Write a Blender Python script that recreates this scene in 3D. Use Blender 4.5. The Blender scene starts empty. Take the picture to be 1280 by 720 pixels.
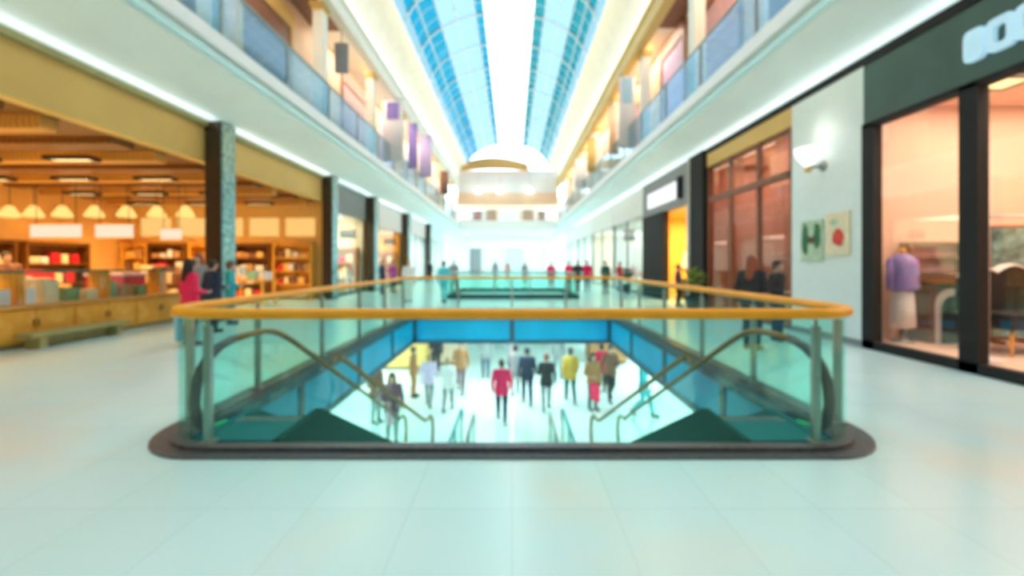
import bpy, bmesh, math, random
from mathutils import Vector, Matrix
random.seed(7)
C = bpy.context.scene
COL = C.collection
F, CX, HY, H = 510.0, 640.0, 330.0, 1.44       # focal length in px, horizon row, eye height
HC = -0.5                                      # centre line of the hall
def X_at(px, Y): return (px - CX) * Y / F
def Z_at(py, Y): return H - (py - HY) * Y / F

# ------------------------------------------------------------------ materials
def new_mat(name):
    m = bpy.data.materials.new(name); m.use_nodes = True
    nt = m.node_tree; nt.nodes.clear()
    out = nt.nodes.new('ShaderNodeOutputMaterial')
    return m, nt, out
def mat(name, col, rough=0.5, metal=0.0, var=0.08, scale=6.0, bump=0.0, emit=None, es=0.0, coat=0.0, spec=0.5):
    m, nt, out = new_mat(name)
    b = nt.nodes.new('ShaderNodeBsdfPrincipled')
    tc = nt.nodes.new('ShaderNodeTexCoord'); nz = nt.nodes.new('ShaderNodeTexNoise')
    nz.inputs['Scale'].default_value = scale; nz.inputs['Detail'].default_value = 4
    nt.links.new(tc.outputs['Object'], nz.inputs['Vector'])
    rp = nt.nodes.new('ShaderNodeValToRGB')
    rp.color_ramp.elements[0].position = .3; rp.color_ramp.elements[1].position = .7
    a = [max(0, c * (1 - var)) for c in col]; z = [min(1, c * (1 + var)) for c in col]
    rp.color_ramp.elements[0].color = (*a, 1); rp.color_ramp.elements[1].color = (*z, 1)
    nt.links.new(nz.outputs['Fac'], rp.inputs['Fac'])
    nt.links.new(rp.outputs['Color'], b.inputs['Base Color'])
    b.inputs['Roughness'].default_value = rough; b.inputs['Metallic'].default_value = metal
    b.inputs['Coat Weight'].default_value = coat; b.inputs['Specular IOR Level'].default_value = spec
    if bump:
        bp = nt.nodes.new('ShaderNodeBump'); bp.inputs['Strength'].default_value = bump
        nt.links.new(nz.outputs['Fac'], bp.inputs['Height']); nt.links.new(bp.outputs['Normal'], b.inputs['Normal'])
    if emit:
        b.inputs['Emission Color'].default_value = (*emit, 1); b.inputs['Emission Strength'].default_value = es
    nt.links.new(b.outputs[0], out.inputs['Surface'])
    return m
def wood(name, c0, c1, rough=.45, scale=3.0, axis='X'):
    m, nt, out = new_mat(name)
    b = nt.nodes.new('ShaderNodeBsdfPrincipled'); tc = nt.nodes.new('ShaderNodeTexCoord')
    w = nt.nodes.new('ShaderNodeTexWave'); w.bands_direction = axis
    w.inputs['Scale'].default_value = scale; w.inputs['Distortion'].default_value = 5; w.inputs['Detail'].default_value = 3
    rp = nt.nodes.new('ShaderNodeValToRGB')
    rp.color_ramp.elements[0].color = (*c0, 1); rp.color_ramp.elements[1].color = (*c1, 1)
    nt.links.new(tc.outputs['Object'], w.inputs['Vector']); nt.links.new(w.outputs['Fac'], rp.inputs['Fac'])
    nt.links.new(rp.outputs['Color'], b.inputs['Base Color']); b.inputs['Roughness'].default_value = rough
    nt.links.new(b.outputs[0], out.inputs['Surface'])
    return m
def glass(name, tint, refl=.12, rough=.02, rtint=(1, 1, 1)):
    m, nt, out = new_mat(name)
    t = nt.nodes.new('ShaderNodeBsdfTransparent'); t.inputs[0].default_value = (*tint, 1)
    g = nt.nodes.new('ShaderNodeBsdfGlossy'); g.inputs['Roughness'].default_value = rough; g.inputs[0].default_value = (*rtint, 1)
    lw = nt.nodes.new('ShaderNodeLayerWeight'); lw.inputs['Blend'].default_value = .25
    mu = nt.nodes.new('ShaderNodeMath'); mu.operation = 'MULTIPLY_ADD'
    mu.inputs[1].default_value = refl * 1.6; mu.inputs[2].default_value = refl * .5; mu.use_clamp = True
    mx = nt.nodes.new('ShaderNodeMixShader')
    nt.links.new(lw.outputs['Fresnel'], mu.inputs[0]); nt.links.new(mu.outputs[0], mx.inputs[0])
    nt.links.new(t.outputs[0], mx.inputs[1]); nt.links.new(g.outputs[0], mx.inputs[2])
    nt.links.new(mx.outputs[0], out.inputs['Surface'])
    return m
def frosted(name, tint, clear=.5):
    m, nt, out = new_mat(name)
    t = nt.nodes.new('ShaderNodeBsdfTransparent'); t.inputs[0].default_value = (*tint, 1)
    d = nt.nodes.new('ShaderNodeBsdfTranslucent'); d.inputs[0].default_value = (*tint, 1)
    mx = nt.nodes.new('ShaderNodeMixShader'); mx.inputs[0].default_value = 1 - clear
    nt.links.new(t.outputs[0], mx.inputs[1]); nt.links.new(d.outputs[0], mx.inputs[2])
    nt.links.new(mx.outputs[0], out.inputs['Surface'])
    return m
def lamp(name, col, s):
    m, nt, out = new_mat(name)
    e = nt.nodes.new('ShaderNodeEmission'); e.inputs[0].default_value = (*col, 1); e.inputs[1].default_value = s
    nt.links.new(e.outputs[0], out.inputs['Surface'])
    return m
def tiles(name, c, joint, patch, size=.9, rough=.22):
    m, nt, out = new_mat(name)
    b = nt.nodes.new('ShaderNodeBsdfPrincipled'); tc = nt.nodes.new('ShaderNodeTexCoord')
    br = nt.nodes.new('ShaderNodeTexBrick'); br.offset = 0
    br.inputs['Scale'].default_value = 1; br.inputs['Brick Width'].default_value = size; br.inputs['Row Height'].default_value = size
    br.inputs['Mortar Size'].default_value = .006; br.inputs['Mortar Smooth'].default_value = .3
    br.inputs['Color1'].default_value = (*c, 1); br.inputs['Color2'].default_value = (*[min(1, v * 1.04) for v in c], 1)
    br.inputs['Mortar'].default_value = (*joint, 1)
    nz = nt.nodes.new('ShaderNodeTexNoise'); nz.inputs['Scale'].default_value = .55; nz.inputs['Detail'].default_value = 3
    rp = nt.nodes.new('ShaderNodeValToRGB'); rp.color_ramp.elements[0].position = .5; rp.color_ramp.elements[1].position = .72
    mx = nt.nodes.new('ShaderNodeMixRGB'); mx.inputs['Color2'].default_value = (*patch, 1)
    nt.links.new(tc.outputs['Object'], br.inputs['Vector']); nt.links.new(tc.outputs['Object'], nz.inputs['Vector'])
    nt.links.new(nz.outputs['Fac'], rp.inputs['Fac']); nt.links.new(rp.outputs['Color'], mx.inputs['Fac'])
    nt.links.new(br.outputs['Color'], mx.inputs['Color1']); nt.links.new(mx.outputs[0], b.inputs['Base Color'])
    b.inputs['Roughness'].default_value = rough
    nt.links.new(b.outputs[0], out.inputs['Surface'])
    return m

M = dict(
    mocha=mat('mocha_wall', (.50, .33, .27), .6, var=.1),
    blockwall=mat('light_block_paint', (.55, .60, .56), .6, var=.05),
    floor=tiles('polished_tiles', (.60, .82, .84), (.55, .76, .78), (.76, .76, .66), .6),
    lfloor=tiles('lower_tiles', (.84, .92, .91), (.74, .82, .81), (.84, .80, .72), 1.2),
    plaster=mat('white_plaster', (.86, .87, .84), .6, var=.02),
    soffit=mat('soffit_paint', (.84, .97, .97), .5, var=.03, scale=1),
    cap=mat('white_cap', (.90, .90, .87), .4, var=.02),
    aqua=mat('aqua_strip', (.62, .90, .90), .25, var=.02),
    cream=mat('cream_plaster', (.88, .83, .70), .6, var=.04, scale=2),
    goldbeam=mat('gold_beam', (.74, .50, .16), .55, var=.05, scale=1),
    olive=mat('olive_trim', (.36, .32, .13), .5),
    ring=mat('dark_stone', (.085, .085, .095), .35, var=.25, scale=20),
    kerb=mat('kerb_teal', (.006, .075, .09), .5, spec=.2),
    blue=mat('blue_cladding', (.004, .50, .92), .35, var=.1, scale=1.2, spec=.2),
    blueframe=mat('blue_frame', (.006, .09, .15), .35),
    gold=mat('gold_handrail', (.86, .36, .012), .4, var=.06, spec=.3),
    steel=mat('brushed_steel', (.36, .37, .34), .35, metal=.6, var=.1),
    rubber=mat('handrail_rubber', (.27, .155, .05), .5, spec=.25),
    drubber=mat('newel_rubber', (.04, .055, .055), .4),
    teal=mat('teal_metal', (.002, .16, .185), .5, spec=.15),
    dgreen=mat('truss_green', (.001, .06, .048), .7, spec=.1),
    step=mat('step_metal', (.004, .11, .13), .6, spec=.12),
    bal=glass('balustrade_glass', (.83, .985, .955), .024),
    escglass=glass('escalator_glass', (.90, .985, .965), .02),
    upglass=glass('gallery_glass', (.78, .90, .95), .20, .08, (.8, .92, 1)),
    shopglass=glass('shop_glass', (.96, .97, .95), .09),
    brownglass=glass('brown_glass', (.84, .62, .52), .07),
    skyblue=glass('sky_pane_blue', (.055, .37, .46), .05),
    skyteal=glass('sky_pane_teal', (.08, .34, .37), .05),
    skyclear=glass('sky_pane_clear', (.95, .97, 1), .03),
    skyfrost=frosted('sky_pane_frosted', (.42, .52, .56), .30),
    skypale=frosted('sky_pane_pale', (.36, .46, .50), .3),
    rib=mat('white_rib', (.86, .90, .92), .4, var=.02),
    dark=mat('dark_brown', (.035, .02, .01), .45),
    black=mat('black_frame', (.006, .006, .006), .75),
    signgreen=mat('dark_green_sign', (.05, .115, .10), .45, var=.15, scale=1.2),
    signblue=mat('pale_blue_letters', (.45, .68, .82), .4, emit=(.45, .72, .9), es=.35),
    mirror=mat('teal_mosaic', (.22, .42, .42), .25, metal=.5, var=.6, scale=9),
    whitewall=mat('pale_wall', (.78, .89, .88), .55, var=.02),
    walnut=wood('walnut', (.15, .05, .007), (.26, .09, .014)),
    oak=wood('honey_oak', (.76, .36, .04), (.90, .50, .09), .4),
    lightwood=wood('light_wood', (.54, .25, .05), (.70, .36, .09), .5),
    orange=mat('orange_wall', (.84, .46, .15), .6, var=.1, scale=1),
    amber=mat('amber_panel', (.92, .58, .18), .5, var=.06),
    pinkwall=mat('pink_wall', (.86, .60, .46), .6, var=.04, scale=1),
    peach=mat('peach_wall', (.86, .58, .38), .6, var=.06, scale=1),
    rose=mat('rose_panel', (.62, .34, .33), .6, var=.08),
    brown=mat('brown_panel', (.24, .10, .055), .5, var=.15),
    purple=mat('purple_cloth', (.33, .24, .62), .7, var=.1),
    lilac=mat('lilac_cloth', (.72, .55, .78), .7, var=.08),
    bannerwhite=mat('banner_white', (.86, .80, .80), .7, var=.04),
    skyban=mat('banner_blue', (.42, .66, .80), .7, var=.05),
    lampw=lamp('lamp_warm', (1, .66, .28), 1.8), lampc=lamp('lamp_white', (1, .97, .9), 4.0),
    lampo=lamp('lamp_orange', (1, .62, .18), 1.0), sconce=lamp('sconce_glow', (1, .96, .85), 1.3),
    lightbox=lamp('pink_lightbox', (1, .70, .50), .85), whitebox=lamp('white_lightbox', (.95, .98, 1), .9),
    greenled=lamp('green_led', (.04, .7, .2), .4),
    glowpanel=lamp('amber_glow', (1, .58, .18), .75),
    red=mat('red_paint', (.60, .012, .03), .5), crimson=mat('crimson_cloth', (.92, .015, .10), .7),
    hotpink=mat('hot_pink_cloth', (.95, .01, .12), .7), navy=mat('navy_cloth', (.02, .035, .075), .75),
    charcoal=mat('charcoal_cloth', (.025, .025, .03), .75), greycloth=mat('grey_cloth', (.28, .30, .31), .75),
    tealcloth=mat('teal_cloth', (.03, .42, .48), .7), cyancloth=mat('cyan_cloth', (.12, .62, .72), .7),
    whitecloth=mat('white_cloth', (.82, .86, .85), .7), mauve=mat('mauve_cloth', (.20, .10, .14), .7),
    yellowcloth=mat('ochre_cloth', (.72, .42, .06), .7), tan=mat('tan_cloth', (.45, .20, .08), .7),
    plum=mat('plum_cloth', (.38, .05, .30), .7), denim=mat('denim', (.10, .14, .22), .8),
    forest=mat('forest_cloth', (.02, .10, .08), .7),
    skin=mat('skin', (.62, .38, .27), .5, var=.04), eye=mat('eye_dark', (.02, .015, .01), .2), lip=mat('lips', (.45, .12, .11), .4),
    hairdark=mat('dark_hair', (.02, .013, .009), .5), hairbrown=mat('brown_hair', (.10, .045, .02), .5),
    hairred=mat('auburn_hair', (.28, .07, .035), .5), hairfair=mat('fair_hair', (.45, .30, .14), .5),
    shoe=mat('dark_shoe', (.03, .03, .035), .4), paleblue=mat('pale_blue_bag', (.30, .66, .85), .5), pinkbag=mat('pink_bag', (.85, .35, .50), .5),
    cardgreen=mat('green_carton', (.22, .36, .16), .6), cardcream=mat('cream_carton', (.85, .74, .48), .6), cardwhite=mat('white_carton', (.80, .82, .88), .6),
    cardaqua=mat('aqua_carton', (.25, .66, .66), .6), cardtan=mat('tan_carton', (.52, .28, .12), .6),
    leaf=mat('yellow_green_leaf', (.30, .42, .05), .5, var=.3), leafdark=mat('dark_leaf', (.03, .09, .03), .5, var=.3), pot=mat('dark_pot', (.04, .035, .035), .4),
    canvasg=mat('green_canvas', (.50, .66, .48), .7, var=.2, scale=4), canvasd=mat('dark_green_paint', (.03, .16, .06), .6, var=.3),
    canvasc=mat('cream_canvas', (.85, .74, .52), .7, var=.1), canvasr=mat('red_paint_blob', (.72, .06, .03), .6, var=.2),
    canvasb=mat('brown_paint', (.12, .07, .04), .6),
)

# ------------------------------------------------------------------ geometry helpers
class MB:
    def __init__(s): s.bm = bmesh.new(); s.mats = []; s.cur = 0
    def box(s, x0, x1, y0, y1, z0, z1, b=0.0):
        x0, x1 = min(x0, x1), max(x0, x1); y0, y1 = min(y0, y1), max(y0, y1); z0, z1 = min(z0, z1), max(z0, z1)
        r = bmesh.ops.create_cube(s.bm, size=1.0)
        vs = r['verts']
        for v in vs:
            v.co = Vector(((x0 + x1) / 2 + v.co.x * (x1 - x0), (y0 + y1) / 2 + v.co.y * (y1 - y0), (z0 + z1) / 2 + v.co.z * (z1 - z0)))
        if b:
            es = list({e for v in vs for e in v.link_edges})
            bmesh.ops.bevel(s.bm, geom=es, offset=b, segments=2, affect='EDGES', profile=.6)
        return s
    def cone(s, p0, p1, r0, r1, seg=12, caps=True):
        p0, p1 = Vector(p0), Vector(p1); d = p1 - p0
        q = Vector((0, 0, 1)).rotation_difference(d)
        mtx = Matrix.Translation((p0 + p1) / 2) @ q.to_matrix().to_4x4()
        bmesh.ops.create_cone(s.bm, cap_ends=caps, cap_tris=False, segments=seg, radius1=r0, radius2=r1, depth=d.length, matrix=mtx)
        return s
    def cyl(s, p0, p1, r, seg=14): return s.cone(p0, p1, r, r, seg)
    def ball(s, c, r, sc=(1, 1, 1), u=14, v=10):
        bmesh.ops.create_uvsphere(s.bm, u_segments=u, v_segments=v, radius=r, matrix=Matrix.Translation(c) @ Matrix.Diagonal((*sc, 1)))
        return s
    def caps(s, p0, p1, r0, r1):
        s.cone(p0, p1, r0, r1, 14); s.ball(p0, r0); s.ball(p1, r1); return s
    def prism(s, pts, a0, a1, axis='Y'):
        def P(p, a): return {'Y': (p[0], a, p[1]), 'X': (a, p[0], p[1]), 'Z': (p[0], p[1], a)}[axis]
        v0 = [s.bm.verts.new(P(p, a0)) for p in pts]; v1 = [s.bm.verts.new(P(p, a1)) for p in pts]
        n = len(pts); s.bm.faces.new(v0); s.bm.faces.new(v1[::-1])
        for i in range(n): s.bm.faces.new((v0[i], v1[i], v1[(i + 1) % n], v0[(i + 1) % n]))
        return s
    def shell(s, pts, a0, a1, t, axis='Y'):            # an open profile given thickness t (normal side), extruded
        out = []
        for i, p in enumerate(pts):
            a = pts[max(0, i - 1)]; b = pts[min(len(pts) - 1, i + 1)]
            d = Vector((b[0] - a[0], b[1] - a[1])).normalized(); nrm = Vector((-d.y, d.x))
            out.append((p[0] + nrm.x * t, p[1] + nrm.y * t))
        def P(p, a): return {'Y': (p[0], a, p[1]), 'X': (a, p[0], p[1]), 'Z': (p[0], p[1], a)}[axis]
        A = [[s.bm.verts.new(P(p, a)) for p in pts] for a in (a0, a1)]; B = [[s.bm.verts.new(P(p, a)) for p in out] for a in (a0, a1)]
        n = len(pts)
        for i in range(n - 1):
            s.bm.faces.new((A[0][i], A[1][i], A[1][i + 1], A[0][i + 1])); s.bm.faces.new((B[0][i], B[0][i + 1], B[1][i + 1], B[1][i]))
            for k in (0, 1): s.bm.faces.new((A[k][i], A[k][i + 1], B[k][i + 1], B[k][i]))
        for i in (0, n - 1): s.bm.faces.new((A[0][i], B[0][i], B[1][i], A[1][i]))
        return s
    def sweep(s, path, rx, rz, seg=10, closed=False):  # oval section; rx sideways, rz across
        pts = [Vector(p) for p in path]; n = len(pts); rings = []
        for i, p in enumerate(pts):
            a = pts[i - 1] if (closed or i > 0) else p; b = pts[(i + 1) % n] if (closed or i < n - 1) else p
            t = (b - a).normalized()
            side = t.cross(Vector((0, 0, 1)))
            if side.length < .05: side = Vector((1, 0, 0))
            if abs(t.x) < 1e-6 and not closed: side = Vector((1, 0, 0))
            side.normalize(); up = side.cross(t).normalized()
            rings.append([s.bm.verts.new(p + side * rx * math.cos(2 * math.pi * k / seg) + up * rz * math.sin(2 * math.pi * k / seg)) for k in range(seg)])
        for i in range(n if closed else n - 1):
            r0, r1 = rings[i], rings[(i + 1) % n]
            for k in range(seg): s.bm.faces.new((r0[k], r0[(k + 1) % seg], r1[(k + 1) % seg], r1[k]))
        if not closed: s.bm.faces.new(rings[0][::-1]); s.bm.faces.new(rings[-1])
        return s
    def lathe(s, prof, c=(0, 0), seg=20):
        rings = [[s.bm.verts.new((c[0] + r * math.cos(2 * math.pi * k / seg), c[1] + r * math.sin(2 * math.pi * k / seg), z)) for k in range(seg)] for r, z in prof]
        for a, b in zip(rings, rings[1:]):
            for k in range(seg): s.bm.faces.new((a[k], a[(k + 1) % seg], b[(k + 1) % seg], b[k]))
        s.bm.faces.new(rings[0][::-1]); s.bm.faces.new(rings[-1]); return s
    def mesh(s, name, smooth=False):
        bmesh.ops.recalc_face_normals(s.bm, faces=s.bm.faces)
        me = bpy.data.meshes.new(name); s.bm.to_mesh(me); s.bm.free()
        if smooth:
            for p in me.polygons: p.use_smooth = True
        return me
    def build(s, name, m, parent=None, smooth=False, loc=None):
        me = s.mesh(name, smooth)
        for k in (m if isinstance(m, (list, tuple)) else [m]): me.materials.append(M[k] if isinstance(k, str) else k)
        o = bpy.data.objects.new(name, me); COL.objects.link(o)
        if parent is not None: o.parent = parent
        if loc is not None: o.location = loc
        return o
def tag(o, label, cat, group=None):
    o['label'] = label; o['category'] = cat; o['kind'] = 'thing'
    if group: o['group'] = group
    return o
def thing(name, label, cat, loc=(0, 0, 0), rz=0.0, group=None):
    o = bpy.data.objects.new(name, None); o.empty_display_size = .2; COL.objects.link(o)
    o.location = loc; o.rotation_euler = (0, 0, rz)
    return tag(o, label, cat, group)
def struct(o): o['kind'] = 'structure'; return o
def copy_tree(root, loc=None, rz=None, label=None, group=None):
    kids = {}
    for o in list(COL.objects):
        if o.parent is not None: kids.setdefault(o.parent.name, []).append(o)
    def rec(o, par):
        c = o.copy(); COL.objects.link(c); c.parent = par
        for k in kids.get(o.name, []): rec(k, c)
        return c
    c = rec(root, None)
    if loc is not None: c.location = loc
    if rz is not None: c.rotation_euler = (0, 0, rz)
    if label: c['label'] = label
    if group: c['group'] = group
    return c
_cnt = {}
def nm(base): _cnt[base] = _cnt.get(base, 0) + 1; return '%s_%d' % (base, _cnt[base])
def area(loc, sx, sy, power, col=(1, 1, 1), rot=(0, 0, 0), spread=math.pi):
    l = bpy.data.lights.new('area_light', 'AREA'); l.shape = 'RECTANGLE'; l.size = sx; l.size_y = sy
    l.energy = power; l.color = col; l.spread = spread
    o = bpy.data.objects.new('area_light', l); COL.objects.link(o); o.location = loc; o.rotation_euler = rot
    return o
def point(loc, power, col=(1, 1, 1), r=.1):
    l = bpy.data.lights.new('lamp_point', 'POINT'); l.energy = power; l.color = col; l.shadow_soft_size = r
    o = bpy.data.objects.new('lamp_point', l); COL.objects.link(o); o.location = loc; return o

YN, YF = -5.0, 46.0          # hall from behind the camera to the far bridge
VX, VY0, VY1 = 2.72, 3.22, 11.2   # half width and ends of the near void
WX, WY0, WY1 = 2.6, 17.2, 21.4    # the second void
# ------------------------------------------------------------------ floors
fb = MB()
def slab(m, x0, x1, y0, y1, z0=-.7, z1=0.0): m.box(x0, x1, y0, y1, z0, z1)
slab(fb, -17, -VX, YN, 56); slab(fb, VX, 13, YN, 56)
slab(fb, -VX, VX, YN, VY0); slab(fb, -VX, VX, VY1, WY0); slab(fb, -VX, VX, WY1, 56)
struct(fb.build('floor', 'floor'))
lf = MB(); lf.box(-15, 14, -2, 46, -3.3, -3.0); struct(lf.build('floor_lower', 'lfloor'))
lw = MB(); lw.box(-15.2, -15, -2, 46, -3.3, -.7); struct(lw.build('wall_lower_left', 'orange'))
lw = MB(); lw.box(14, 14.2, -2, 46, -3.3, -.7); struct(lw.build('wall_lower_right', 'pinkwall'))
lw = MB(); lw.box(-15, 14, 46, 46.2, -3.3, -.7); struct(lw.build('wall_lower_back', 'plaster'))

def rrect(x, y0, y1, r, n=8):
    pts = []
    for cx, cy, a in ((x - r, y0 + r, -90), (x - r, y1 - r, 0), (-x + r, y1 - r, 90), (-x + r, y0 + r, 180)):
        for k in range(n + 1):
            t = math.radians(a + 90 * k / n); pts.append((cx + r * math.cos(t), cy + r * math.sin(t)))
    return pts
# dark stone border round the void
def ring(name, m, xo, yo0, yo1, ro, xi, yi0, yi1, ri, z0, z1):
    o = rrect(xo, yo0, yo1, ro); i = rrect(xi, yi0, yi1, ri); b = MB(); bm = b.bm
    A = [[bm.verts.new((p[0], p[1], z)) for p in q] for q, z in ((o, z0), (o, z1), (i, z1), (i, z0))]
    n = len(o)
    for a, c in ((0, 1), (1, 2), (2, 3), (3, 0)):
        for k in range(n): bm.faces.new((A[a][k], A[a][(k + 1) % n], A[c][(k + 1) % n], A[c][k]))
    return struct(b.build(name, m))
ring(nm('trim'), 'ring', 3.02, 3.0, 11.65, .62, VX - .01, VY0 - .01, VY1 + .01, .06, 0, .018)
ring(nm('trim'), 'ring', 2.90, 3.09, 11.5, .56, 2.76, 3.18, 11.34, .45, .018, .05)
# blue cladding on the slab edges of the void: frame + panels
def clad(x0, y0, x1, y1, n, nx, ny):
    fr = MB(); pn = []
    L = math.hypot(x1 - x0, y1 - y0); dx, dy = (x1 - x0) / L, (y1 - y0) / L
    def bar(a, b, z0, z1, d):
        p = (x0 + dx * a, y0 + dy * a); q = (x0 + dx * b, y0 + dy * b)
        return min(p[0], q[0], p[0] + nx * d, q[0] + nx * d), max(p[0], q[0], p[0] + nx * d, q[0] + nx * d), min(p[1], q[1], p[1] + ny * d, q[1] + ny * d), max(p[1], q[1], p[1] + ny * d, q[1] + ny * d), z0, z1
    fr.box(*bar(0, L, -.10, -.0, .045)); fr.box(*bar(0, L, -.74, -.64, .045))
    for k in range(n + 1):
        c = L * k / n; fr.box(*bar(max(0, c - .06), min(L, c + .06), -.64, -.10, .045))
    f = struct(fr.build(nm('trim'), 'blueframe'))
    for k in range(n):
        b = MB(); b.box(*bar(L * k / n + .06, L * (k + 1) / n - .06, -.64, -.10, .02)); b.build('cladding_panel', 'blue', f)
clad(-VX, VY0, -VX, VY1, 4, 1, 0); clad(VX, VY0, VX, VY1, 4, -1, 0); clad(-VX + .05, VY1, VX - .05, VY1, 2, 0, -1)
clad(-VX + .05, VY0, VX - .05, VY0, 2, 0, 1)
# ------------------------------------------------------------------ balustrade round the void
def balustrade(name, label, xh, y0, y1, r, zb, zt, posts, rail='gold', group=None, rx=.05, rz=.042, front=True):
    root = thing(name, label, 'balustrade', (0, y0, 0), 0, group)
    path = [(p[0], p[1] - y0, zt) for p in rrect(xh, y0, y1, r)]
    # finer straight runs
    MB().sweep(path, rx, rz, 12, True).build('handrail', rail, root, True)
    # glass: straight panels and curved corners
    pr = rrect(xh, y0, y1, r); n = len(pr) // 4
    runs = []
    for q in range(4):
        seg = pr[q * n:(q + 1) * n]; runs.append(seg)
        a, b = seg[-1], pr[((q + 1) * n) % len(pr)]
        L = math.hypot(b[0] - a[0], b[1] - a[1]); k = max(1, round(L / 2.1))
        for i in range(k):
            g0, g1 = (i * L / k + .015) / L, ((i + 1) * L / k - .015) / L
            runs.append([(a[0] + (b[0] - a[0]) * g0, a[1] + (b[1] - a[1]) * g0), (a[0] + (b[0] - a[0]) * g1, a[1] + (b[1] - a[1]) * g1)])
    for run in runs:
        MB().shell([(p[0], p[1] - y0) for p in run], zb + .02, zt - .03, .012, 'Z').build('glass_panel', 'bal', root)
    for x, y in posts:
        b = MB(); b.box(x - .028, x + .028, y - y0 - .022, y - y0 + .022, zb, zt - .10, .006)
        b.cyl((x, y - y0, zt - .10), (x, y - y0, zt - .02), .012); b.box(x - .05, x + .05, y - y0 - .05, y - y0 + .05, zb - .002, zb + .02, .004)
        b.build('post', 'steel', root)
    return root
posts = [(s * 2.36, 3.17) for s in (-1, 1)] + [(-2.84, 3.60), (2.84, 3.56), (-2.84, 4.56), (2.84, 4.80)]
posts += [(s * 2.84, y) for s in (-1, 1) for y in (6.1, 7.6, 9.1, 10.6)] + [(x, 11.42) for x in (-1.5, 0, 1.5)]
balustrade('balustrade', 'glass balustrade with a wide golden handrail around the escalator opening', 2.84, 3.13, 11.42, .52, .05, 1.058, posts)
# second opening further back: dark teal kerb and glass
ring(nm('trim'), 'kerb', WX + .2, WY0 - .3, WY1 + .3, .1, WX, WY0, WY1, .05, 0, .16)
tr = MB(); tr.box(-3.0, 3.0, 13.0, 13.28, 0, .012); struct(tr.build(nm('trim'), 'kerb'))
balustrade('balustrade', 'low glass balustrade around the second opening farther down the hall', WX + .1, WY0 - .2, WY1 + .2, .2, .16, 1.05,
           [(x, WY0 - .2) for x in (-2.3, -.75, .75, 2.3)] + [(s * (WX + .1), y) for s in (-1, 1) for y in (18.6, 20.2)], 'steel', None, .03, .03)

# ------------------------------------------------------------------ escalators
def escalator(sign, label):
    # local frame: y forward from the newel at Y=3.24, outer side at +x
    root = thing('escalator', label, 'escalator', (sign * 2.21, 3.25, 0))
    xo, xi = sign * .32, -sign * .32
    T = math.tan(math.radians(30)); yk, run = .52, 3.0 / T
    yb = yk + run
    def rail_path(short):
        if short:
            pts = [(1.00, .40), (1.06, .435), (1.15, .44), (1.24, .415)]
            pts += [(1.34 + (yb - .1 - 1.34) * k / 8, .365 - (1.34 + (yb - .1 - 1.34) * k / 8 - 1.34) * .545) for k in range(9)]
            return pts + [(yb + .2, -3 + .95), (yb + .5, -3 + .93), (yb + .72, -3 + .78), (yb + .8, -3 + .5), (yb + .74, -3 + .2)]
        y0 = .80 if short else 0.0
        zt = .76; pts = []
        pts += [(y0 + .10, .10 if not short else .06), (y0 + .03, .16), (y0 + .0, .32), (y0 + .02, .48), (y0 + .07, .58), (y0 + .15, .66), (y0 + .27, .725), (y0 + .44, zt), (y0 + .7, zt + .004)]
        pts += [(.92, zt - .005), (1.06, zt - .03), (1.18, zt - .07), (1.30, zt - .125)]
        for k in range(0, 9):
            t = k / 8; y = 1.42 + (yb - .1 - 1.42) * t; pts.append((y, .575 - (y - 1.42) * .578))
        ze = pts[-1][1]
        pts += [(yb + .2, -3 + .95), (yb + .5, -3 + .93), (yb + .72, -3 + .78), (yb + .8, -3 + .5), (yb + .74, -3 + .2)]
        return pts
    def floor_z(y): return 0.0 if y < yk else max(-3.0, -(y - yk) * T)
    for x, short, nme in ((xo, False, 'outer'), (xi, True, 'inner')):
        pts = rail_path(short)
        k = 2 if short else 7
        MB().sweep([(x, p[0], p[1]) for p in pts[:k + 1]], .018 if short else .042, .018 if short else .036, 10).build('handrail', 'rubber' if short else 'drubber', root, True)
        MB().sweep([(x, p[0], p[1]) for p in pts[k:]], .034, .030, 10).build('handrail', 'rubber', root, True)
        if short: pts = [(1.00, -.10)] + pts
        poly = pts + [(p[0], floor_z(p[0]) + .12) for p in reversed(pts) if floor_z(p[0]) + .12 < p[1] - .03]
        MB().prism(poly, x - .005, x + .005, 'X').build('glass_panel', 'escglass', root)
    # skirts / cladding
    for x, m in ((xo, 'teal'), (xi, 'dgreen')):
        y0 = .02
        top = [(y0, .03), (yk + .22, .03), (yb + .2, -2.93), (yb + .9, -2.95)]; bot = [(yb + .9, -3.0), (yb - .1, -3.0), (yk + .5, -.80), (y0, -.45)]
        MB().prism(top + bot, x - .03, x + .03, 'X').build('side_cladding', m, root)
    b = MB(); b.box(-.29, .29, .03, yk - .02, -.06, .022); b.build('landing_plate', 'teal', root)
    for k in range(8): pass
    b = MB()
    for k in range(14): b.box(-.28 + k * .04, -.268 + k * .04, yk - .10, yk + .02, .0, .028)
    b.build('comb_plate', 'steel', root)
    n = 14
    for k in range(n):
        y = yk + run * k / n; z = -3.0 * (k + .5) / n
        s = MB(); s.box(-.288, .288, y, y + run / n + .02, z - .24, z - .0)
        for j in range(10): s.box(-.26 + j * .056, -.24 + j * .056, y + .01, y + run / n, z, z + .006)
        s.build('step', 'step', root)
    b = MB(); b.box(-.29, .29, yb + .05, yb + .9, -2.99, -2.97); b.build('landing_plate', 'teal', root)
    b = MB(); b.sweep([(xo - sign * .03, .32, .07), (xo - sign * .03, .16, .09), (xo - sign * .03, .10, .18), (xo - sign * .03, .08, .30)], .012, .012, 8)
    o = b.build('light_strip', 'greenled', root, True); o['label'] = 'glowing green light strip'
    return root
escalator(-1, 'escalator going down along the left side of the opening, curved black handrail end')
escalator(1, 'escalator going down along the right side of the opening, curved black handrail end')
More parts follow.
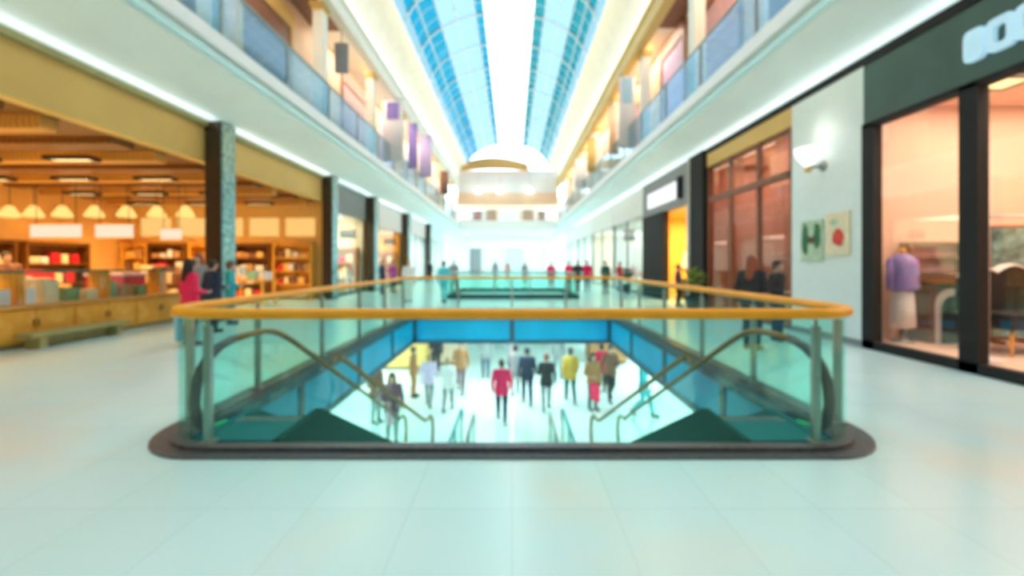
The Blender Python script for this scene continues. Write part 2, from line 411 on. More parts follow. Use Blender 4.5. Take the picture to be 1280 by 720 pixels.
# lower level: glass rails with steel handrails in the middle
for s, lab in ((-1, 'left'), (1, 'right')):
    for dx, y1, m in ((1.22, 10.0, 'tealcloth'), (.90, 9.7, 'steel')):
        w = 'outer' if dx > 1 else 'inner'
        r = thing('barrier_rail', '%s %s glass barrier rail standing on the lower floor below the opening' % (w, lab), 'barrier', (s * dx, 7.4, -3.0))
        L = y1 - 7.4
        MB().sweep([(0, .0, .95), (0, L - .2, .95), (0, L - .05, .90), (0, L, .78), (0, L - .03, .62)], .03, .025, 8).build('handrail', m, r, True)
        b = MB(); b.box(-.006, .006, .05, L - .08, .06, .93); b.build('glass_panel', 'bal', r)
        for y in (.05, L * .5, L - .1):
            b = MB(); b.cyl((0, y, 0), (0, y, .93), .022); b.build('post', 'steel', r, True)

# ------------------------------------------------------------------ gallery slabs with coved soffits
def gallery(s, Xf, Xe, name):           # Xf shopfront line, Xe gallery edge (signed)
    d = 1 if s > 0 else -1
    pf = []
    for k in range(9):
        t = k / 8; pf.append((Xf + (Xe - Xf) * t, 5.0 + .5 * (1 - math.cos(t * math.pi / 2)) * .9 + .05 * t))
    e = Xe
    pts = [(Xf + d * 4.5, 5.0)] + pf + [(e, 5.62), (e - d * 0, 5.80), (e - d * .0, 6.05), (Xf + d * 4.5, 6.05)]
    struct(MB().prism(pts, YN, 56).build(name, 'soffit'))
    struct(MB().box(e - d * .07, e + d * .01, YN, YF, 5.58, 5.72).build(nm('trim'), 'aqua'))
    struct(MB().box(e - d * .14, e + d * .05, YN, YF, 5.80, 6.10).build(nm('trim'), 'cap'))
gallery(-1, -7.6, -6.05, 'floor_upper_left'); gallery(1, 6.07, 5.08, 'floor_upper_right')
# upper walls and gallery ceilings
ULX, URX = -7.55, 6.25
struct(MB().box(ULX - .2, ULX, YN, YF, 6.05, 10.6).build('wall_upper_left', 'peach'))
struct(MB().box(URX, URX + .2, YN, YF, 6.05, 10.6).build('wall_upper_right', 'peach'))
struct(MB().box(ULX, -6.0, YN, YF, 10.4, 10.6).build('ceiling_upper_left', 'cream'))
struct(MB().box(5.0, URX, YN, YF, 10.4, 10.6).build('ceiling_upper_right', 'cream'))
for x0, x1 in ((-6.32, -5.98), (4.98, 5.32)):
    b = MB(); b.box(x0, x1, YN, YF, 10.1, 10.75); b.box(x0 - .06, x1 + .06, YN, YF, 10.66, 10.84); b.box(x0 - .03, x1 + .03, YN, YF, 10.06, 10.2)
    struct(b.build(nm('trim'), 'goldbeam' if x0 > 0 else 'cream'))
# coves
def cove(s):
    p = []
    for k in range(9):
        t = k / 8; a = t * math.pi / 2
        p.append((HC + s * (5.52 - 1.02 * (1 - math.cos(a))), 10.80 + 1.6 * math.sin(a)))
    return p
struct(MB().shell(cove(-1), YN, YF, .12).build('ceiling_cove_left', 'cream'))
struct(MB().shell(cove(1)[::-1], YN, YF, .12).build('ceiling_cove_right', 'cream'))
# vault skylight
def arc(t, r=0.0):
    a = math.radians(t); return (HC - (4.5 + r) * math.cos(a), 12.4 + (2.6 + r) * math.sin(a))
def band(t0, t1, m):
    n = max(2, int((t1 - t0) / 4)); return struct(MB().shell([arc(t0 + (t1 - t0) * k / n) for k in range(n + 1)], YN, YF, .015).build(nm('window'), m))
band(0, 12, 'skypale'); band(12, 43, 'skyblue'); band(43, 71, 'skyfrost'); band(71, 77, 'skyblue'); band(77, 112, 'skyclear')
band(112, 120, 'skyteal'); band(120, 142, 'skyfrost'); band(142, 166, 'skyteal'); band(166, 180, 'skypale')
b = MB()
for t in (0, 12, 27.5, 43, 57, 71, 77, 112, 120, 131, 142, 154, 166, 180):
    x, z = arc(t, -.04); b.box(x - .04, x + .04, YN, YF, z - .05, z + .05)
struct(b.build(nm('trim'), 'rib'))
y = YN
while y <= YF + .01:
    t0 = [arc(180 * k / 30, -.06) for k in range(31)]
    struct(MB().shell(t0, y - .07, y + .07, .16).build(nm('trim'), 'rib')); y += 3.0
b = MB(); y = YN + 1
while y < YF:
    for t0, t1 in ((12, 77), (112, 166)):
        b.shell([arc(t0 + (t1 - t0) * k / 14, -.03) for k in range(15)], y - .018, y + .018, .03)
    y += 1.0
struct(b.build(nm('trim'), 'rib'))
# columns of the galleries
def column(name, label, x, y):
    r = thing(name, label, 'column', (x, y, 6.05), 0, None)
    MB().box(-.17, .17, -.2, .2, .22, 3.8, .02).build('shaft', 'cream', r)
    MB().box(-.22, .22, -.26, .26, 0, .22, .02).build('plinth', 'cap', r)
    b = MB(); b.box(-.2, .2, -.24, .24, 3.8, 3.92, .01); b.box(-.24, .24, -.28, .28, 3.92, 4.05, .01); b.build('capital', 'goldbeam', r)
ORD = ['nearest', 'second', 'third', 'fourth', 'fifth', 'sixth', 'seventh', 'eighth', 'ninth', 'tenth']
for k in range(8): column('gallery_column', '%s beige column of the left upper gallery, behind its glass rail' % ORD[k], -6.42, 8.7 + 4.95 * k)
for k in range(8): column('gallery_column', '%s beige column of the right upper gallery, behind its glass rail' % ORD[k], 5.44, 7.3 + 4.7 * k)
# gallery glass rails
def gal_rail(x, lab, ys):
    r = thing('gallery_rail', lab, 'balustrade', (x, 0, 6.10))
    for a, c in zip(ys, ys[1:]):
        MB().box(-.008, .008, a + .04, c - .04, .03, 1.22).build('glass_panel', 'upglass', r)
    for a in ys[1:-1]: MB().box(-.03, .03, a - .03, a + .03, 0, 1.2, .005).build('post', 'steel', r)
    MB().sweep([(0, ys[0], 1.25), (0, ys[-1], 1.25)], .035, .03, 10).build('handrail', 'steel', r, True)
gal_rail(-6.05, 'blue-grey glass rail along the left upper gallery edge', [-4 + 2.5 * k for k in range(21)])
gal_rail(5.08, 'blue-grey glass rail along the right upper gallery edge', [-4 + 2.5 * k for k in range(21)])
# upper shopfronts: framed coloured windows on the gallery walls
def upper_shop(s, y0, y1, z1, frame, panel, z0=6.1):
    x = ULX if s < 0 else URX; d = 1 if s < 0 else -1
    b = MB(); b.box(x, x + d * .08, y0, y0 + .14, z0, z1); b.box(x, x + d * .08, y1 - .14, y1, z0, z1); b.box(x, x + d * .08, y0 + .14, y1 - .14, z1 - .55, z1)
    f = struct(b.build(nm('window'), frame))
    MB().box(x, x + d * .03, y0 + .14, y1 - .14, z0, z1 - .55).build('window_pane', panel, f)
for s, y0, y1, z1, fr, pn in ((-1, 7.2, 10.5, 9.6, 'cream', 'brown'), (-1, 11.2, 14.0, 10.0, 'goldbeam', 'brown'), (-1, 18.0, 21.9, 10.1, 'brown', 'rose'), (-1, 23, 26.5, 9.9, 'cream', 'lilac'), (-1, 28, 31, 9.8, 'cream', 'bannerwhite'), (-1, 32, 35, 9.8, 'brown', 'bannerwhite'), (-1, 37, 42, 9.7, 'cream', 'rose'),
                             (1, 7.5, 10, 9.6, 'cream', 'brown'), (1, 11.0, 13.4, 10.1, 'brown', 'rose'), (1, 14.6, 17.0, 10.3, 'brown', 'lilac'), (1, 19, 21.5, 9.9, 'goldbeam', 'rose'), (1, 23, 26, 9.8, 'goldbeam', 'bannerwhite'), (1, 28, 31, 9.8, 'cream', 'bannerwhite'), (1, 33, 37, 9.8, 'goldbeam', 'bannerwhite'), (1, 38, 43, 9.7, 'cream', 'rose')):
    upper_shop(s, y0, y1, z1, fr, pn)
for x0, x1, y0, y1 in ((-7.5, -6.5, 12.0, 15.6), (5.5, 6.2, 12.6, 15.4)):
    struct(MB().box(x0, x1, y0, y1, 10.34, 10.4).build(nm('trim'), 'brown'))
# banners hung from the beams
def banner(label, x, y, w, z0, z1, m, patch=None, pm=None):
    r = thing('hanging_banner', label, 'banner', (x, y, z0))
    h = z1 - z0
    b = MB()
    n = 8
    b.shell([(-w / 2 + w * k / n, .015 * math.sin(k * 1.3)) for k in range(n + 1)], 0, h, .012, 'Z'); b.build('cloth', m, r, True)
    for z in (0, h): MB().cyl((-w / 2 - .04, .005, z), (w / 2 + .04, .005, z), .02).build('rod', 'steel', r, True)
    for sx in (-1, 1): MB().cyl((sx * w * .4, .005, h), (sx * w * .4, .005, 10.1 - z0), .006, 6).build('cord', 'steel', r)
    if patch:
        o = MB().box(-w * .3, w * .3, -.03, -.018, h * patch[0], h * patch[1], .004).build('printed_patch', pm, r); o['label'] = 'coloured printed block'
banner('white banner with a purple block near its top, hanging above the left gallery rail', -5.9, 20.2, 1.0, 6.5, 9.6, 'bannerwhite', (.68, .95), 'purple')
banner('purple banner hanging over the left gallery, behind the white one', -5.98, 24.6, .55, 7.2, 9.9, 'purple')
banner('lilac banner hanging beside the purple one over the left gallery', -5.55, 26.2, .8, 7.0, 9.7, 'lilac')
banner('dark little banner far along the left gallery', -5.8, 35, .7, 7.4, 9.4, 'brown')
banner('white banner with a pale blue top above the right gallery rail', 5.0, 17.7, .72, 6.5, 9.6, 'bannerwhite', (.62, .97), 'skyban')
banner('terracotta banner hanging over the right gallery, behind the white one', 5.0, 20.3, .34, 6.9, 9.3, 'peach')
banner('ochre banner far along the right gallery', 4.95, 25.5, .5, 7.2, 9.3, 'goldbeam')
banner('small white banner near the far end of the right gallery', 4.9, 29.2, .8, 6.9, 9.0, 'bannerwhite')
# blade sign by the second left column
r = thing('blade_sign', 'dark grey blade sign beside the second left gallery column', 'sign', (-6.42, 14.9, 8.4))
MB().box(-.05, .45, -.05, .05, 0, 1.1, .02).build('sign_panel', 'greycloth', r); MB().cyl((.2, 0, 1.1), (.2, 0, 1.72), .02).build('bracket', 'steel', r)

# ------------------------------------------------------------------ far end
struct(MB().box(-6.05, 5.08, YF, 56, 5.25, 6.35).build('floor_upper_back', 'cap'))
struct(MB().box(-17, 13, 56, 56.2, 0, 5.3).build('wall_back', 'plaster'))
struct(MB().box(-8, 7, 54, 54.2, 6.05, 10.2).build('wall_upper_back', 'pinkwall'))
r = thing('gallery_rail', 'glass rail on the white bridge across the far end', 'balustrade', (-.5, YF + .1, 6.35))
for k in range(5): MB().box(-5.4 + k * 2.15, -5.4 + k * 2.15 + 2.05, -.01, .01, .02, 1.05).build('glass_panel', 'upglass', r)
MB().cyl((-5.45, 0, 1.08), (5.45, 0, 1.08), .035).build('handrail', 'steel', r, True)
struct(MB().box(-6.2, 5.2, YF + .05, YF + .5, 8.1, 9.5).build(nm('trim'), 'peach')); struct(MB().box(-6.2, 5.2, YF + .05, YF + .45, 9.5, 12.0).build('wall_upper_end', 'bannerwhite'))
struct(MB().box(-6.2, 5.2, YF + .02, 54, 10.2, 10.5).build('ceiling_upper_back', 'cream'))
lun = [(HC - 4.75, 12.0), (HC - 4.55, 12.4)] + [arc(6 * k) for k in range(1, 30)] + [(HC + 4.55, 12.4), (HC + 4.75, 12.0)]
struct(MB().prism(lun, YF + .05, YF + .08).build(nm('window'), 'skyclear'))
val = [(X_at(577 + 83 * k / 14, 45.4), 12.0 + .95 * math.sin(math.pi * (.12 + .80 * k / 14)) + .25) for k in range(15)]
vb = [(p[0], 11.85 + .25 * math.sin(math.pi * k / 14) - .0) for k, p in enumerate(val)]
r = MB().prism(val + vb[::-1], -.25, .25).build('arched_valance', 'lightwood', None, False, (0, 45.4, 0))
tag(r, 'brown arched canopy band under the far end of the skylight', 'canopy')
for k, px in enumerate((575.5, 661.5)):
    tag(MB().cyl((X_at(px, 45.4), 45.4, 10.84), (X_at(px, 45.4), 45.4, 12.35 - .0), .07).build('canopy_post', 'cream'), 'slim post carrying the %s end of the brown arched canopy' % ('left', 'right')[k], 'post')
# pendant lamps at the far end
def pendant(label, x, y, ztop, z, m='lampc', rr=.35):
    r = thing('pendant_lamp', label, 'lamp', (x, y, z))
    MB().lathe([(.02, .62), (rr * .5, .55), (rr, .1), (rr, 0), (rr * .96, -.02)]).build('shade', m, r, True)
    MB().cyl((0, 0, .6), (0, 0, ztop - z), .012, 8).build('cord', 'steel', r)
for k, px in enumerate((598, 625, 662)):
    pendant(('left', 'middle', 'right')[k] + ' one of three white pendant lamps over the far bridge', X_at(px, 45.2), 45.2, 12.0 if k < 2 else 14.4, 9.35)
# far shops on ground under the bridge: white fronts with grey openings
for k, (x0, x1, m) in enumerate(((-5.2, -3.9, 'brown'), (-3.2, -2.2, 'tan'), (-1.4, .6, 'whitewall'), (1.6, 2.7, 'tan'), (3.4, 4.4, 'brown'))):
    f = MB(); f.box(x0 - .15, x0, 53.85, 54, 6.1, 8.4); f.box(x1, x1 + .15, 53.85, 54, 6.1, 8.4); f.box(x0 - .15, x1 + .15, 53.85, 54, 8.4, 8.7)
    f = struct(f.build(nm('window'), 'greycloth' if k % 2 else 'cap')); MB().box(x0, x1, 53.93, 53.99, 6.1, 8.4).build('window_pane', m, f)
for k, (x0, x1, m) in enumerate(((-5.8, -4.2, 'greycloth'), (-3.6, -1.2, 'whitewall'), (-.8, 1.4, 'aqua'), (1.8, 4.6, 'whitewall'))):
    f = MB(); f.box(x0 - .12, x0, 55.7, 56, 0, 3.6); f.box(x1, x1 + .12, 55.7, 56, 0, 3.6); f.box(x0 - .12, x1 + .12, 55.7, 56, 3.6, 4.4)
    f = struct(f.build(nm('door'), 'cap')); MB().box(x0, x1, 55.9, 55.99, 0.0, 3.6).build('door_panel', m, f)

struct(MB().box(-17, 13, YN - .2, YN, 0, 15.5).build('wall_light_block', 'blockwall'))  # added unseen wall behind the camera, cuts sky light and reflections
# ------------------------------------------------------------------ left shops
SX = -7.6
PIL = [(10.2, 10.75), (16.5, 17.1), (21.6, 22.3), (28.6, 29.4), (36.4, 37.2)]
for k, (y0, y1) in enumerate(PIL):
    r = thing('shopfront_pillar', '%s dark brown pillar with a mirrored mosaic side along the left shops' % ORD[k], 'pillar', (-7.5, (y0 + y1) / 2, 0))
    hy = (y1 - y0) / 2
    MB().box(-.18, .2, -hy, hy, 0, 5.0, .01).build('shaft', 'dark', r)
    MB().box(.2, .23, -hy + .04, hy - .02, .12, 5.0).build('mirror_strip', 'mirror', r)
# header beam of the warm store
struct(MB().box(SX - .35, SX - .1, YN, 16.6, 4.0, 5.0).build('wall_left_header', 'goldbeam'))
struct(MB().box(SX - .1, SX + .02, YN, 16.6, 4.88, 5.0).build(nm('trim'), 'olive'))
# store shell
struct(MB().box(-16.2, -16, YN, 17, 0, 4.2).build('wall_left', 'orange'))
struct(MB().box(-16.2, SX - .1, 17.0, 17.15, 0, 5.0).build('wall_partition', 'amber'))
struct(MB().box(-16.2, SX - .35, YN, 17, 4.0, 4.2).build('ceiling_store', 'walnut'))
y = -3.0; k = 0
while y < 16.5:
    b = MB(); b.box(-15.9, SX - .5, y, y + (.30 if k % 2 else .5), 3.78 if k % 2 else 3.88, 4.0)
    o = struct(b.build(nm('trim'), 'lightwood' if k % 2 else 'walnut')); y += 1.25 if k % 2 else 1.0; k += 1
# ceiling lamps of the store: row of rectangular fittings
def ceil_light(label, x, y, z, w, l, group, m='lampw'):
    r = thing('ceiling_light', label, 'lamp', (x, y, z), 0, group)
    b = MB(); b.box(-w / 2 - .04, w / 2 + .04, -l / 2 - .04, -l / 2, -.09, 0); b.box(-w / 2 - .04, w / 2 + .04, l / 2, l / 2 + .04, -.09, 0)
    b.box(-w / 2 - .04, -w / 2, -l / 2, l / 2, -.09, 0); b.box(w / 2, w / 2 + .04, -l / 2, l / 2, -.09, 0); b.build('frame', 'dark', r)
    MB().box(-w / 2, w / 2, -l / 2, l / 2, -.07, 0).build('diffuser', m, r)
    return r
for i, x in enumerate((-9.6, -11.8, -14)):
    for j, y in enumerate((6.5, 8.9, 11.0, 13.3, 15.5)):
        ceil_light('warm rectangular ceiling light of the honey-coloured store', x, y, 3.78, .9, .22, 'ceiling lights of the warm store')
for y in (1.0, 5.5, 10.0, 14.2): area((-12.3, y, 3.6), 5.5, 3.2, 300, (1, .59, .22), (0, 0, 0), 2.3)
# display shelves
def shelf_unit(label, x, y, rz, w, h, d, n, frame, goods, group, goods_label):
    r = thing('display_shelf', label, 'shelf', (x, y, 0), rz)
    for s in (-1, 1): MB().box(s * w / 2 - .03, s * w / 2 + .03, -d / 2, d / 2, 0, h, .006).build('side_panel', frame, r)
    MB().box(-w / 2 + .03, w / 2 - .03, d / 2 - .03, d / 2, 0, h).build('back_panel', frame, r)
    mtx = Matrix.Translation((x, y, 0)) @ Matrix.Rotation(rz, 4, 'Z')
    for k in range(n):
        z = .12 + (h - .2) * k / (n - 1)
        MB().box(-w / 2 + .03, w / 2 - .03, -d / 2, d / 2 - .03, z - .035, z).build('shelf', frame, r)
        if k == n - 1: break
        gap = (h - .2) / (n - 1); xx = -w / 2 + .12
        while xx < w / 2 - .3:
            ww = random.uniform(.16, .34); hh = random.uniform(.35, .8) * (gap - .08)
            o = MB().box(-ww / 2, ww / 2, -d * .3, d * .25, 0, hh, .012).build('carton', random.choice(goods))
            o.location = mtx @ Vector((xx + ww / 2, 0, z)); o.rotation_euler = (0, 0, rz)
            tag(o, goods_label, 'carton', group); xx += ww + random.uniform(.02, .14)
    return r
warm = ['cardcream', 'cardtan', 'brown', 'cardwhite', 'amber', 'red']
for k, x in enumerate((-8.9, -10.6, -12.3, -14.0, -15.3)):
    shelf_unit('%s wooden shelf unit along the end wall of the warm store' % ORD[k], x, 16.7, 0, 1.5 if k < 4 else 1.0, 2.3, .45, 5, 'walnut' if k % 2 else 'oak', warm, 'cartons on end wall shelves', 'small carton displayed on a wooden shelf at the warm store end wall')
for k, y in enumerate((7.4, 9.6, 11.8, 14.0)):
    shelf_unit('%s dark shelf unit on the long back wall of the warm store' % ORD[k], -15.7, y, math.pi / 2, 1.9, 2.2, .45, 4, 'walnut', warm, 'cartons on back wall shelves', 'small carton displayed on a dark shelf at the warm store back wall')
# free-standing gondolas and tables in the store
def gondola(label, x, y, w, d, h, m, goods, glabel, group):
    r = thing('display_table', label, 'table', (x, y, 0))
    MB().box(-w / 2, w / 2, -d / 2, d / 2, h - .06, h, .01).build('table_top', m, r)
    for sx in (-1, 1):
        for sy in (-1, 1): MB().box(sx * (w / 2 - .08) - .035, sx * (w / 2 - .08) + .035, sy * (d / 2 - .08) - .035, sy * (d / 2 - .08) + .035, 0, h - .06).build('leg', m, r)
    MB().box(-w / 2 + .12, w / 2 - .12, -d / 2 + .12, d / 2 - .12, .25, .29).build('shelf', m, r)
    xx = -w / 2 + .1
    while xx < w / 2 - .3:
        ww = random.uniform(.2, .36); hh = random.uniform(.15, .5)
        tag(MB().box(-ww / 2, ww / 2, -d * .25, d * .25, 0, hh, .015).build('carton', random.choice(goods), None, False, (x + xx + ww / 2, y, h)), glabel, 'carton', group); xx += ww + .06
for k, (x, y, w, m, g) in enumerate(((-10.4, 8.2, 1.9, 'walnut', warm), (-12.8, 10.4, 2.2, 'oak', warm), (-9.9, 11.6, 1.8, 'walnut', ['red', 'brown', 'cardcream']), (-11.2, 13.6, 2.0, 'walnut', warm), (-9.2, 14.4, 1.4, 'oak', ['cardaqua', 'cardwhite', 'cardaqua']))):
    gondola('%s display table of goods inside the warm store, counted from the counter' % ORD[k], x, y, w, .9, .9, m, g, 'carton stacked on a display table inside the warm store', 'cartons on store tables')
# hanging lightbox signs in the store
def hang_sign(label, x, y, z, w, h, m, ztop):
    r = thing('hanging_sign', label, 'sign', (x, y, z))
    MB().box(-w / 2, w / 2, -.04, .04, 0, h, .01).build('sign_panel', m, r)
    b = MB(); b.box(-w / 2 - .03, w / 2 + .03, -.05, .05, -.03, 0); b.box(-w / 2 - .03, w / 2 + .03, -.05, .05, h, h + .03); b.build('frame', 'oak', r)
    for s in (-1, 1): MB().cyl((s * w * .4, 0, h + .03), (s * w * .4, 0, ztop - z), .01, 6).build('rod', 'dark', r)
hang_sign('pale pink lit sign hanging in the warm store, leftmost of the row', X_at(70, 12.4), 12.4, 2.25, 1.5, .38, 'lightbox', 3.98)
hang_sign('pale pink lit sign hanging in the warm store, middle of the row', X_at(143, 12.4), 12.4, 2.25, 1.1, .38, 'lightbox', 3.98)
hang_sign('pale pink lit sign hanging in the warm store, next to the first pillar', X_at(214, 12.6), 12.6, 2.2, .6, .32, 'lightbox', 3.98)
for k, px in enumerate((12, 42, 78, 118, 158, 196, 232)):
    yy = 14.4; xx = max(-15.5, X_at(px, yy))
    r = thing('pendant_lamp', 'glowing amber pendant lamp in the warm store, number %s from the far left' % ORD[k].replace('nearest', 'first'), 'lamp', (X_at(px, 12.9), 12.9, 2.95))
    MB().lathe([(.03, .34), (.10, .3), (.24, .05), (.25, 0), (.2, -.03)]).build('shade', 'lampo', r, True); MB().cyl((0, 0, .33), (0, 0, 1.04), .01, 6).build('cord', 'dark', r)
# a line of amber wall panels given a glow, high on the end wall
for k in range(5):
    tag(MB().box(-.6, .6, -.05, .0, 0, .75, .01).build('lightbox_sign', 'glowpanel', None, False, (-8.8 - 1.5 * k, 16.99, 2.6)), '%s glowing panel above the shelves at the store end wall, from the second pillar' % ORD[k].replace('nearest', 'first'), 'sign')
# counter along the front: cabinet units, worktop, glass case
CXF = -8.4
for k in range(5):
    y0 = 4.0 + 1.28 * k
    r = thing('counter_cabinet', '%s honey oak counter cabinet at the warm store front, counted from the camera' % ORD[k], 'cabinet', (CXF - .3, y0, 0))
    MB().box(-.3, .28, .01, 1.27, .08, .68).build('body', 'oak', r); MB().box(-.3, .22, .01, 1.27, 0, .08).build('plinth', 'olive', r)
    for j in (0, 1):
        dd = MB().box(.28, .305, .03 + j * .62, .03 + j * .62 + .6, .1, .66, .006).build('door', 'oak', r)
        MB().cyl((.315, .60 + j * .07, .35), (.315, .60 + j * .07, .47), .01).build('handle', 'dark', dd)
tag(MB().box(-.64, .06, 0, 6.5, 0, .05, .012).build('worktop', 'lightwood', None, False, (CXF, 3.95, .68)), 'long honey wood worktop over the counter cabinets', 'worktop')
r = thing('display_case', 'long glass display case standing on the oak counter', 'display case', (CXF - .3, 5.6, .73))
for a in (0, 1.5, 3.0, 4.4): MB().box(-.22, .22, a - .015, a + .015, 0, .55).build('frame_upright', 'oak', r)
MB().box(.21, .222, 0, 4.4, 0, .52).build('front_glass', 'shopglass', r); MB().box(-.24, .24, -.02, 4.42, .55, .59, .006).build('top_rail', 'forest', r)
gm = ['cardgreen', 'cardcream', 'cardgreen', 'cardwhite', 'cardwhite', 'cardcream', 'cardgreen', 'cardgreen']
for k in range(11):
    y = 5.75 + k * .37
    tag(MB().box(-.14, .14, -.12, .12, 0, random.uniform(.2, .42), .02).build('food_tub', ['cardgreen', 'cardcream', 'cardgreen', 'cardwhite', 'cardwhite', 'cardcream', 'cardgreen', 'cardcream', 'cardgreen', 'cardtan', 'cardgreen'][k], None, False, (CXF - .3, y, .73)), 'tub of goods inside the glass case on the oak counter', 'tub', 'tubs in the counter display case')
r = thing('red_cabinet', 'red chest with a pale lid behind the end of the oak counter', 'chest', (-9.6, 9.9, 0))
MB().box(-.45, .45, -.3, .3, 0, 1.15, .02).build('body', 'red', r); MB().box(-.47, .47, -.32, .32, 1.15, 1.22, .01).build('lid', 'lilac', r)
r = thing('low_bench', 'long low dark olive bench on the floor in front of the oak counter', 'bench', (-8.1, 6.75, 0))
MB().box(-.16, .16, 0, 1.75, .2, .28, .02).build('seat', 'olive', r)
for y in (.15, 1.5): MB().box(-.13, .13, y, y + .1, 0, .2).build('leg', 'olive', r)
MB().box(-.1, -.06, .25, 1.5, .03, .2).build('back_panel', 'olive', r)

# generic small shopfronts
def shop(side, y0, y1, wall, light, power, header, hz=3.9, sign=None, glassm='shopglass', depth=4.0, frame='steel', mull=1, floorshelf=True, label=''):
    s = side; X0 = SX - .15 if s < 0 else 6.1
    d = s
    xb = X0 + d * depth
    b = MB(); b.box(xb, xb + d * .1, y0, y1, 0, 5.0); struct(b.build('wall_left_shop' if s < 0 else 'wall_right_shop', wall))
    struct(MB().box(X0 + d * .1, xb, y1 - .1, y1, 0, 5.0).build('wall_partition', wall))
    struct(MB().box(X0 + d * .1, xb, y0, y0 + .1, 0, 5.0).build('wall_partition', wall))
    struct(MB().box(X0 + d * .1, xb, y0 + .1, y1 - .1, hz, hz + .1).build('ceiling_shop', 'plaster'))
    f = MB(); f.box(X0, X0 + d * .1, y0, y0 + .12, 0, hz); f.box(X0, X0 + d * .1, y1 - .12, y1, 0, hz)
    n = mull + 1
    for k in range(1, n): yy = y0 + (y1 - y0) * k / n; f.box(X0, X0 + d * .1, yy - .05, yy + .05, 0, hz)
    f.box(X0, X0 + d * .1, y0 + .12, y1 - .12, 0, .12)
    f = struct(f.build(nm('window'), frame))
    for k in range(n):
        a = y0 + (y1 - y0) * k / n + .12; c = y0 + (y1 - y0) * (k + 1) / n - .12
        MB().box(X0 + d * .04, X0 + d * .055, a, c, .12, hz).build('window_pane', glassm, f)
    struct(MB().box(X0 - d * .02, X0 + d * .25, y0, y1, hz, 5.0).build('wall_left_header' if s < 0 else 'wall_right_header', header))
    area((X0 + d * depth * .5, (y0 + y1) / 2, hz - .06), depth * .7, (y1 - y0) * .7, power, light)
    return X0
NEARL = ['pale', 'amber', 'white', 'grey-white']
shop(-1, 17.15, 21.6, 'cream', (1, .85, .6), 170, 'greycloth', 3.75, frame='dark', mull=0)
shop(-1, 22.3, 28.6, 'amber', (1, .62, .22), 240, 'bannerwhite', 3.6, frame='dark', mull=0)
shop(-1, 29.4, 36.4, 'whitewall', (1, .97, .92), 200, 'bannerwhite', 3.7, frame='greycloth')
shop(-1, 37.2, 45.5, 'whitewall', (1, .97, .92), 230, 'whitewall', 3.7, frame='greycloth')
struct(MB().box(-17, SX - .15, 45.5, 45.7, 0, 5).build('wall_left_end', 'whitewall'))
for k, (y, m, lab) in enumerate(((18.2, ['cardaqua', 'cardwhite', 'cardgreen'], 'pale shop after the second left pillar'), (20.2, ['cardaqua', 'cardcream', 'cardwhite'], 'pale shop before the third left pillar'), (25.2, ['brown', 'navy', 'cardtan'], 'amber shop after the third left pillar'), (32.5, ['greycloth', 'cardwhite', 'charcoal'], 'white shop after the fourth left pillar'))):
    gondola('low display table inside the window of the ' + lab, -8.55, y, 1.2, .9, .8, 'whitewall', m, 'carton on the window table of the ' + lab, 'cartons in the ' + lab)
for y0, y1, lab in ((17.4, 21.5, 'pale shop after the second left pillar'), (22.6, 28.5, 'amber shop after the third left pillar')):
    hang_sign('dark sign hanging inside the ' + lab, -8.35, y1 - .75, 2.75, .8, .42, 'dark', 3.6)
    shelf_unit('wooden shelf unit at the back of the ' + lab, -8.85, y1 - .3, 0, 1.6, 2.3, .4, 4, 'lightwood', warm, 'cartons in the back of the ' + lab, 'small carton on the back shelf of the ' + lab)

# ------------------------------------------------------------------ right side
RX = 6.07
# near store: dark green sign board, black frames
struct(MB().box(RX + .01, RX + .3, YN, 7.05, 3.82, 5.0).build('wall_right_header', 'signgreen'))
struct(MB().box(RX - .02, RX + .03, YN, 13.0, 4.86, 5.0).build(nm('trim'), 'black'))
f = MB(); f.box(RX - .03, RX + .12, 6.82, 7.05, 0, 3.82); f.box(RX - .03, RX + .12, 5.29, 5.52, 0, 3.82); f.box(RX - .03, RX + .12, 2.2, 2.4, 0, 3.82)
f.box(RX - .03, RX + .12, 2.2, 7.05, 0, .14); f.box(RX - .03, RX + .12, 2.2, 7.05, 3.76, 3.84)
f = struct(f.build(nm('window'), 'black'))
for a, c in ((2.4, 5.29), (5.52, 6.82)): MB().box(RX + .03, RX + .045, a, c, .14, 3.76).build('window_pane', 'shopglass', f)
struct(MB().box(11.0, 11.2, YN, 8.8, 0, 5).build('wall_right', 'pinkwall'))
struct(MB().box(RX + .12, 11.0, 7.4, 7.5, 0, 5).build('wall_right_partition', 'pinkwall'))
struct(MB().box(RX + .12, 11.0, YN, 7.4, 4.3, 4.4).build('ceiling_right_store', 'pinkwall'))
struct(MB().box(RX + .12, 11.0, YN, 7.4, 0, .10).build('floor_right_store', 'pinkwall'))
area((8.4, 4.6, 4.26), 3.6, 4.5, 235, (1, .74, .58))
# sign marks: broad rounded bar, two rings, a dash
sg = thing('shop_sign', 'pale blue rounded lettering on the dark green shop board', 'sign', (RX + .01, 5.44, 4.10))
def letter(pts_out, hole, y):
    b = MB(); bm = b.bm
    n = len(pts_out)
    A = [[bm.verts.new((x, y - p[0], p[1])) for p in q] for x in (-.06, 0) for q in (pts_out, hole)]
    f0, h0, f1, h1 = A
    for k in range(n):
        j = (k + 1) % n
        bm.faces.new((f0[k], f0[j], h0[j], h0[k])); bm.faces.new((f1[k], h1[k], h1[j], f1[j]))
        bm.faces.new((f0[k], f1[k], f1[j], f0[j])); bm.faces.new((h0[k], h0[j], h1[j], h1[k]))
    return b
def sup(cx, cy, a, b_, n=28, e=.45):
    out = []
    for k in range(n):
        t = 2 * math.pi * k / n; c, s = math.cos(t), math.sin(t)
        out.append((cx + a * math.copysign(abs(c) ** e, c), cy + b_ * math.copysign(abs(s) ** e, s)))
    return out
hz = .2
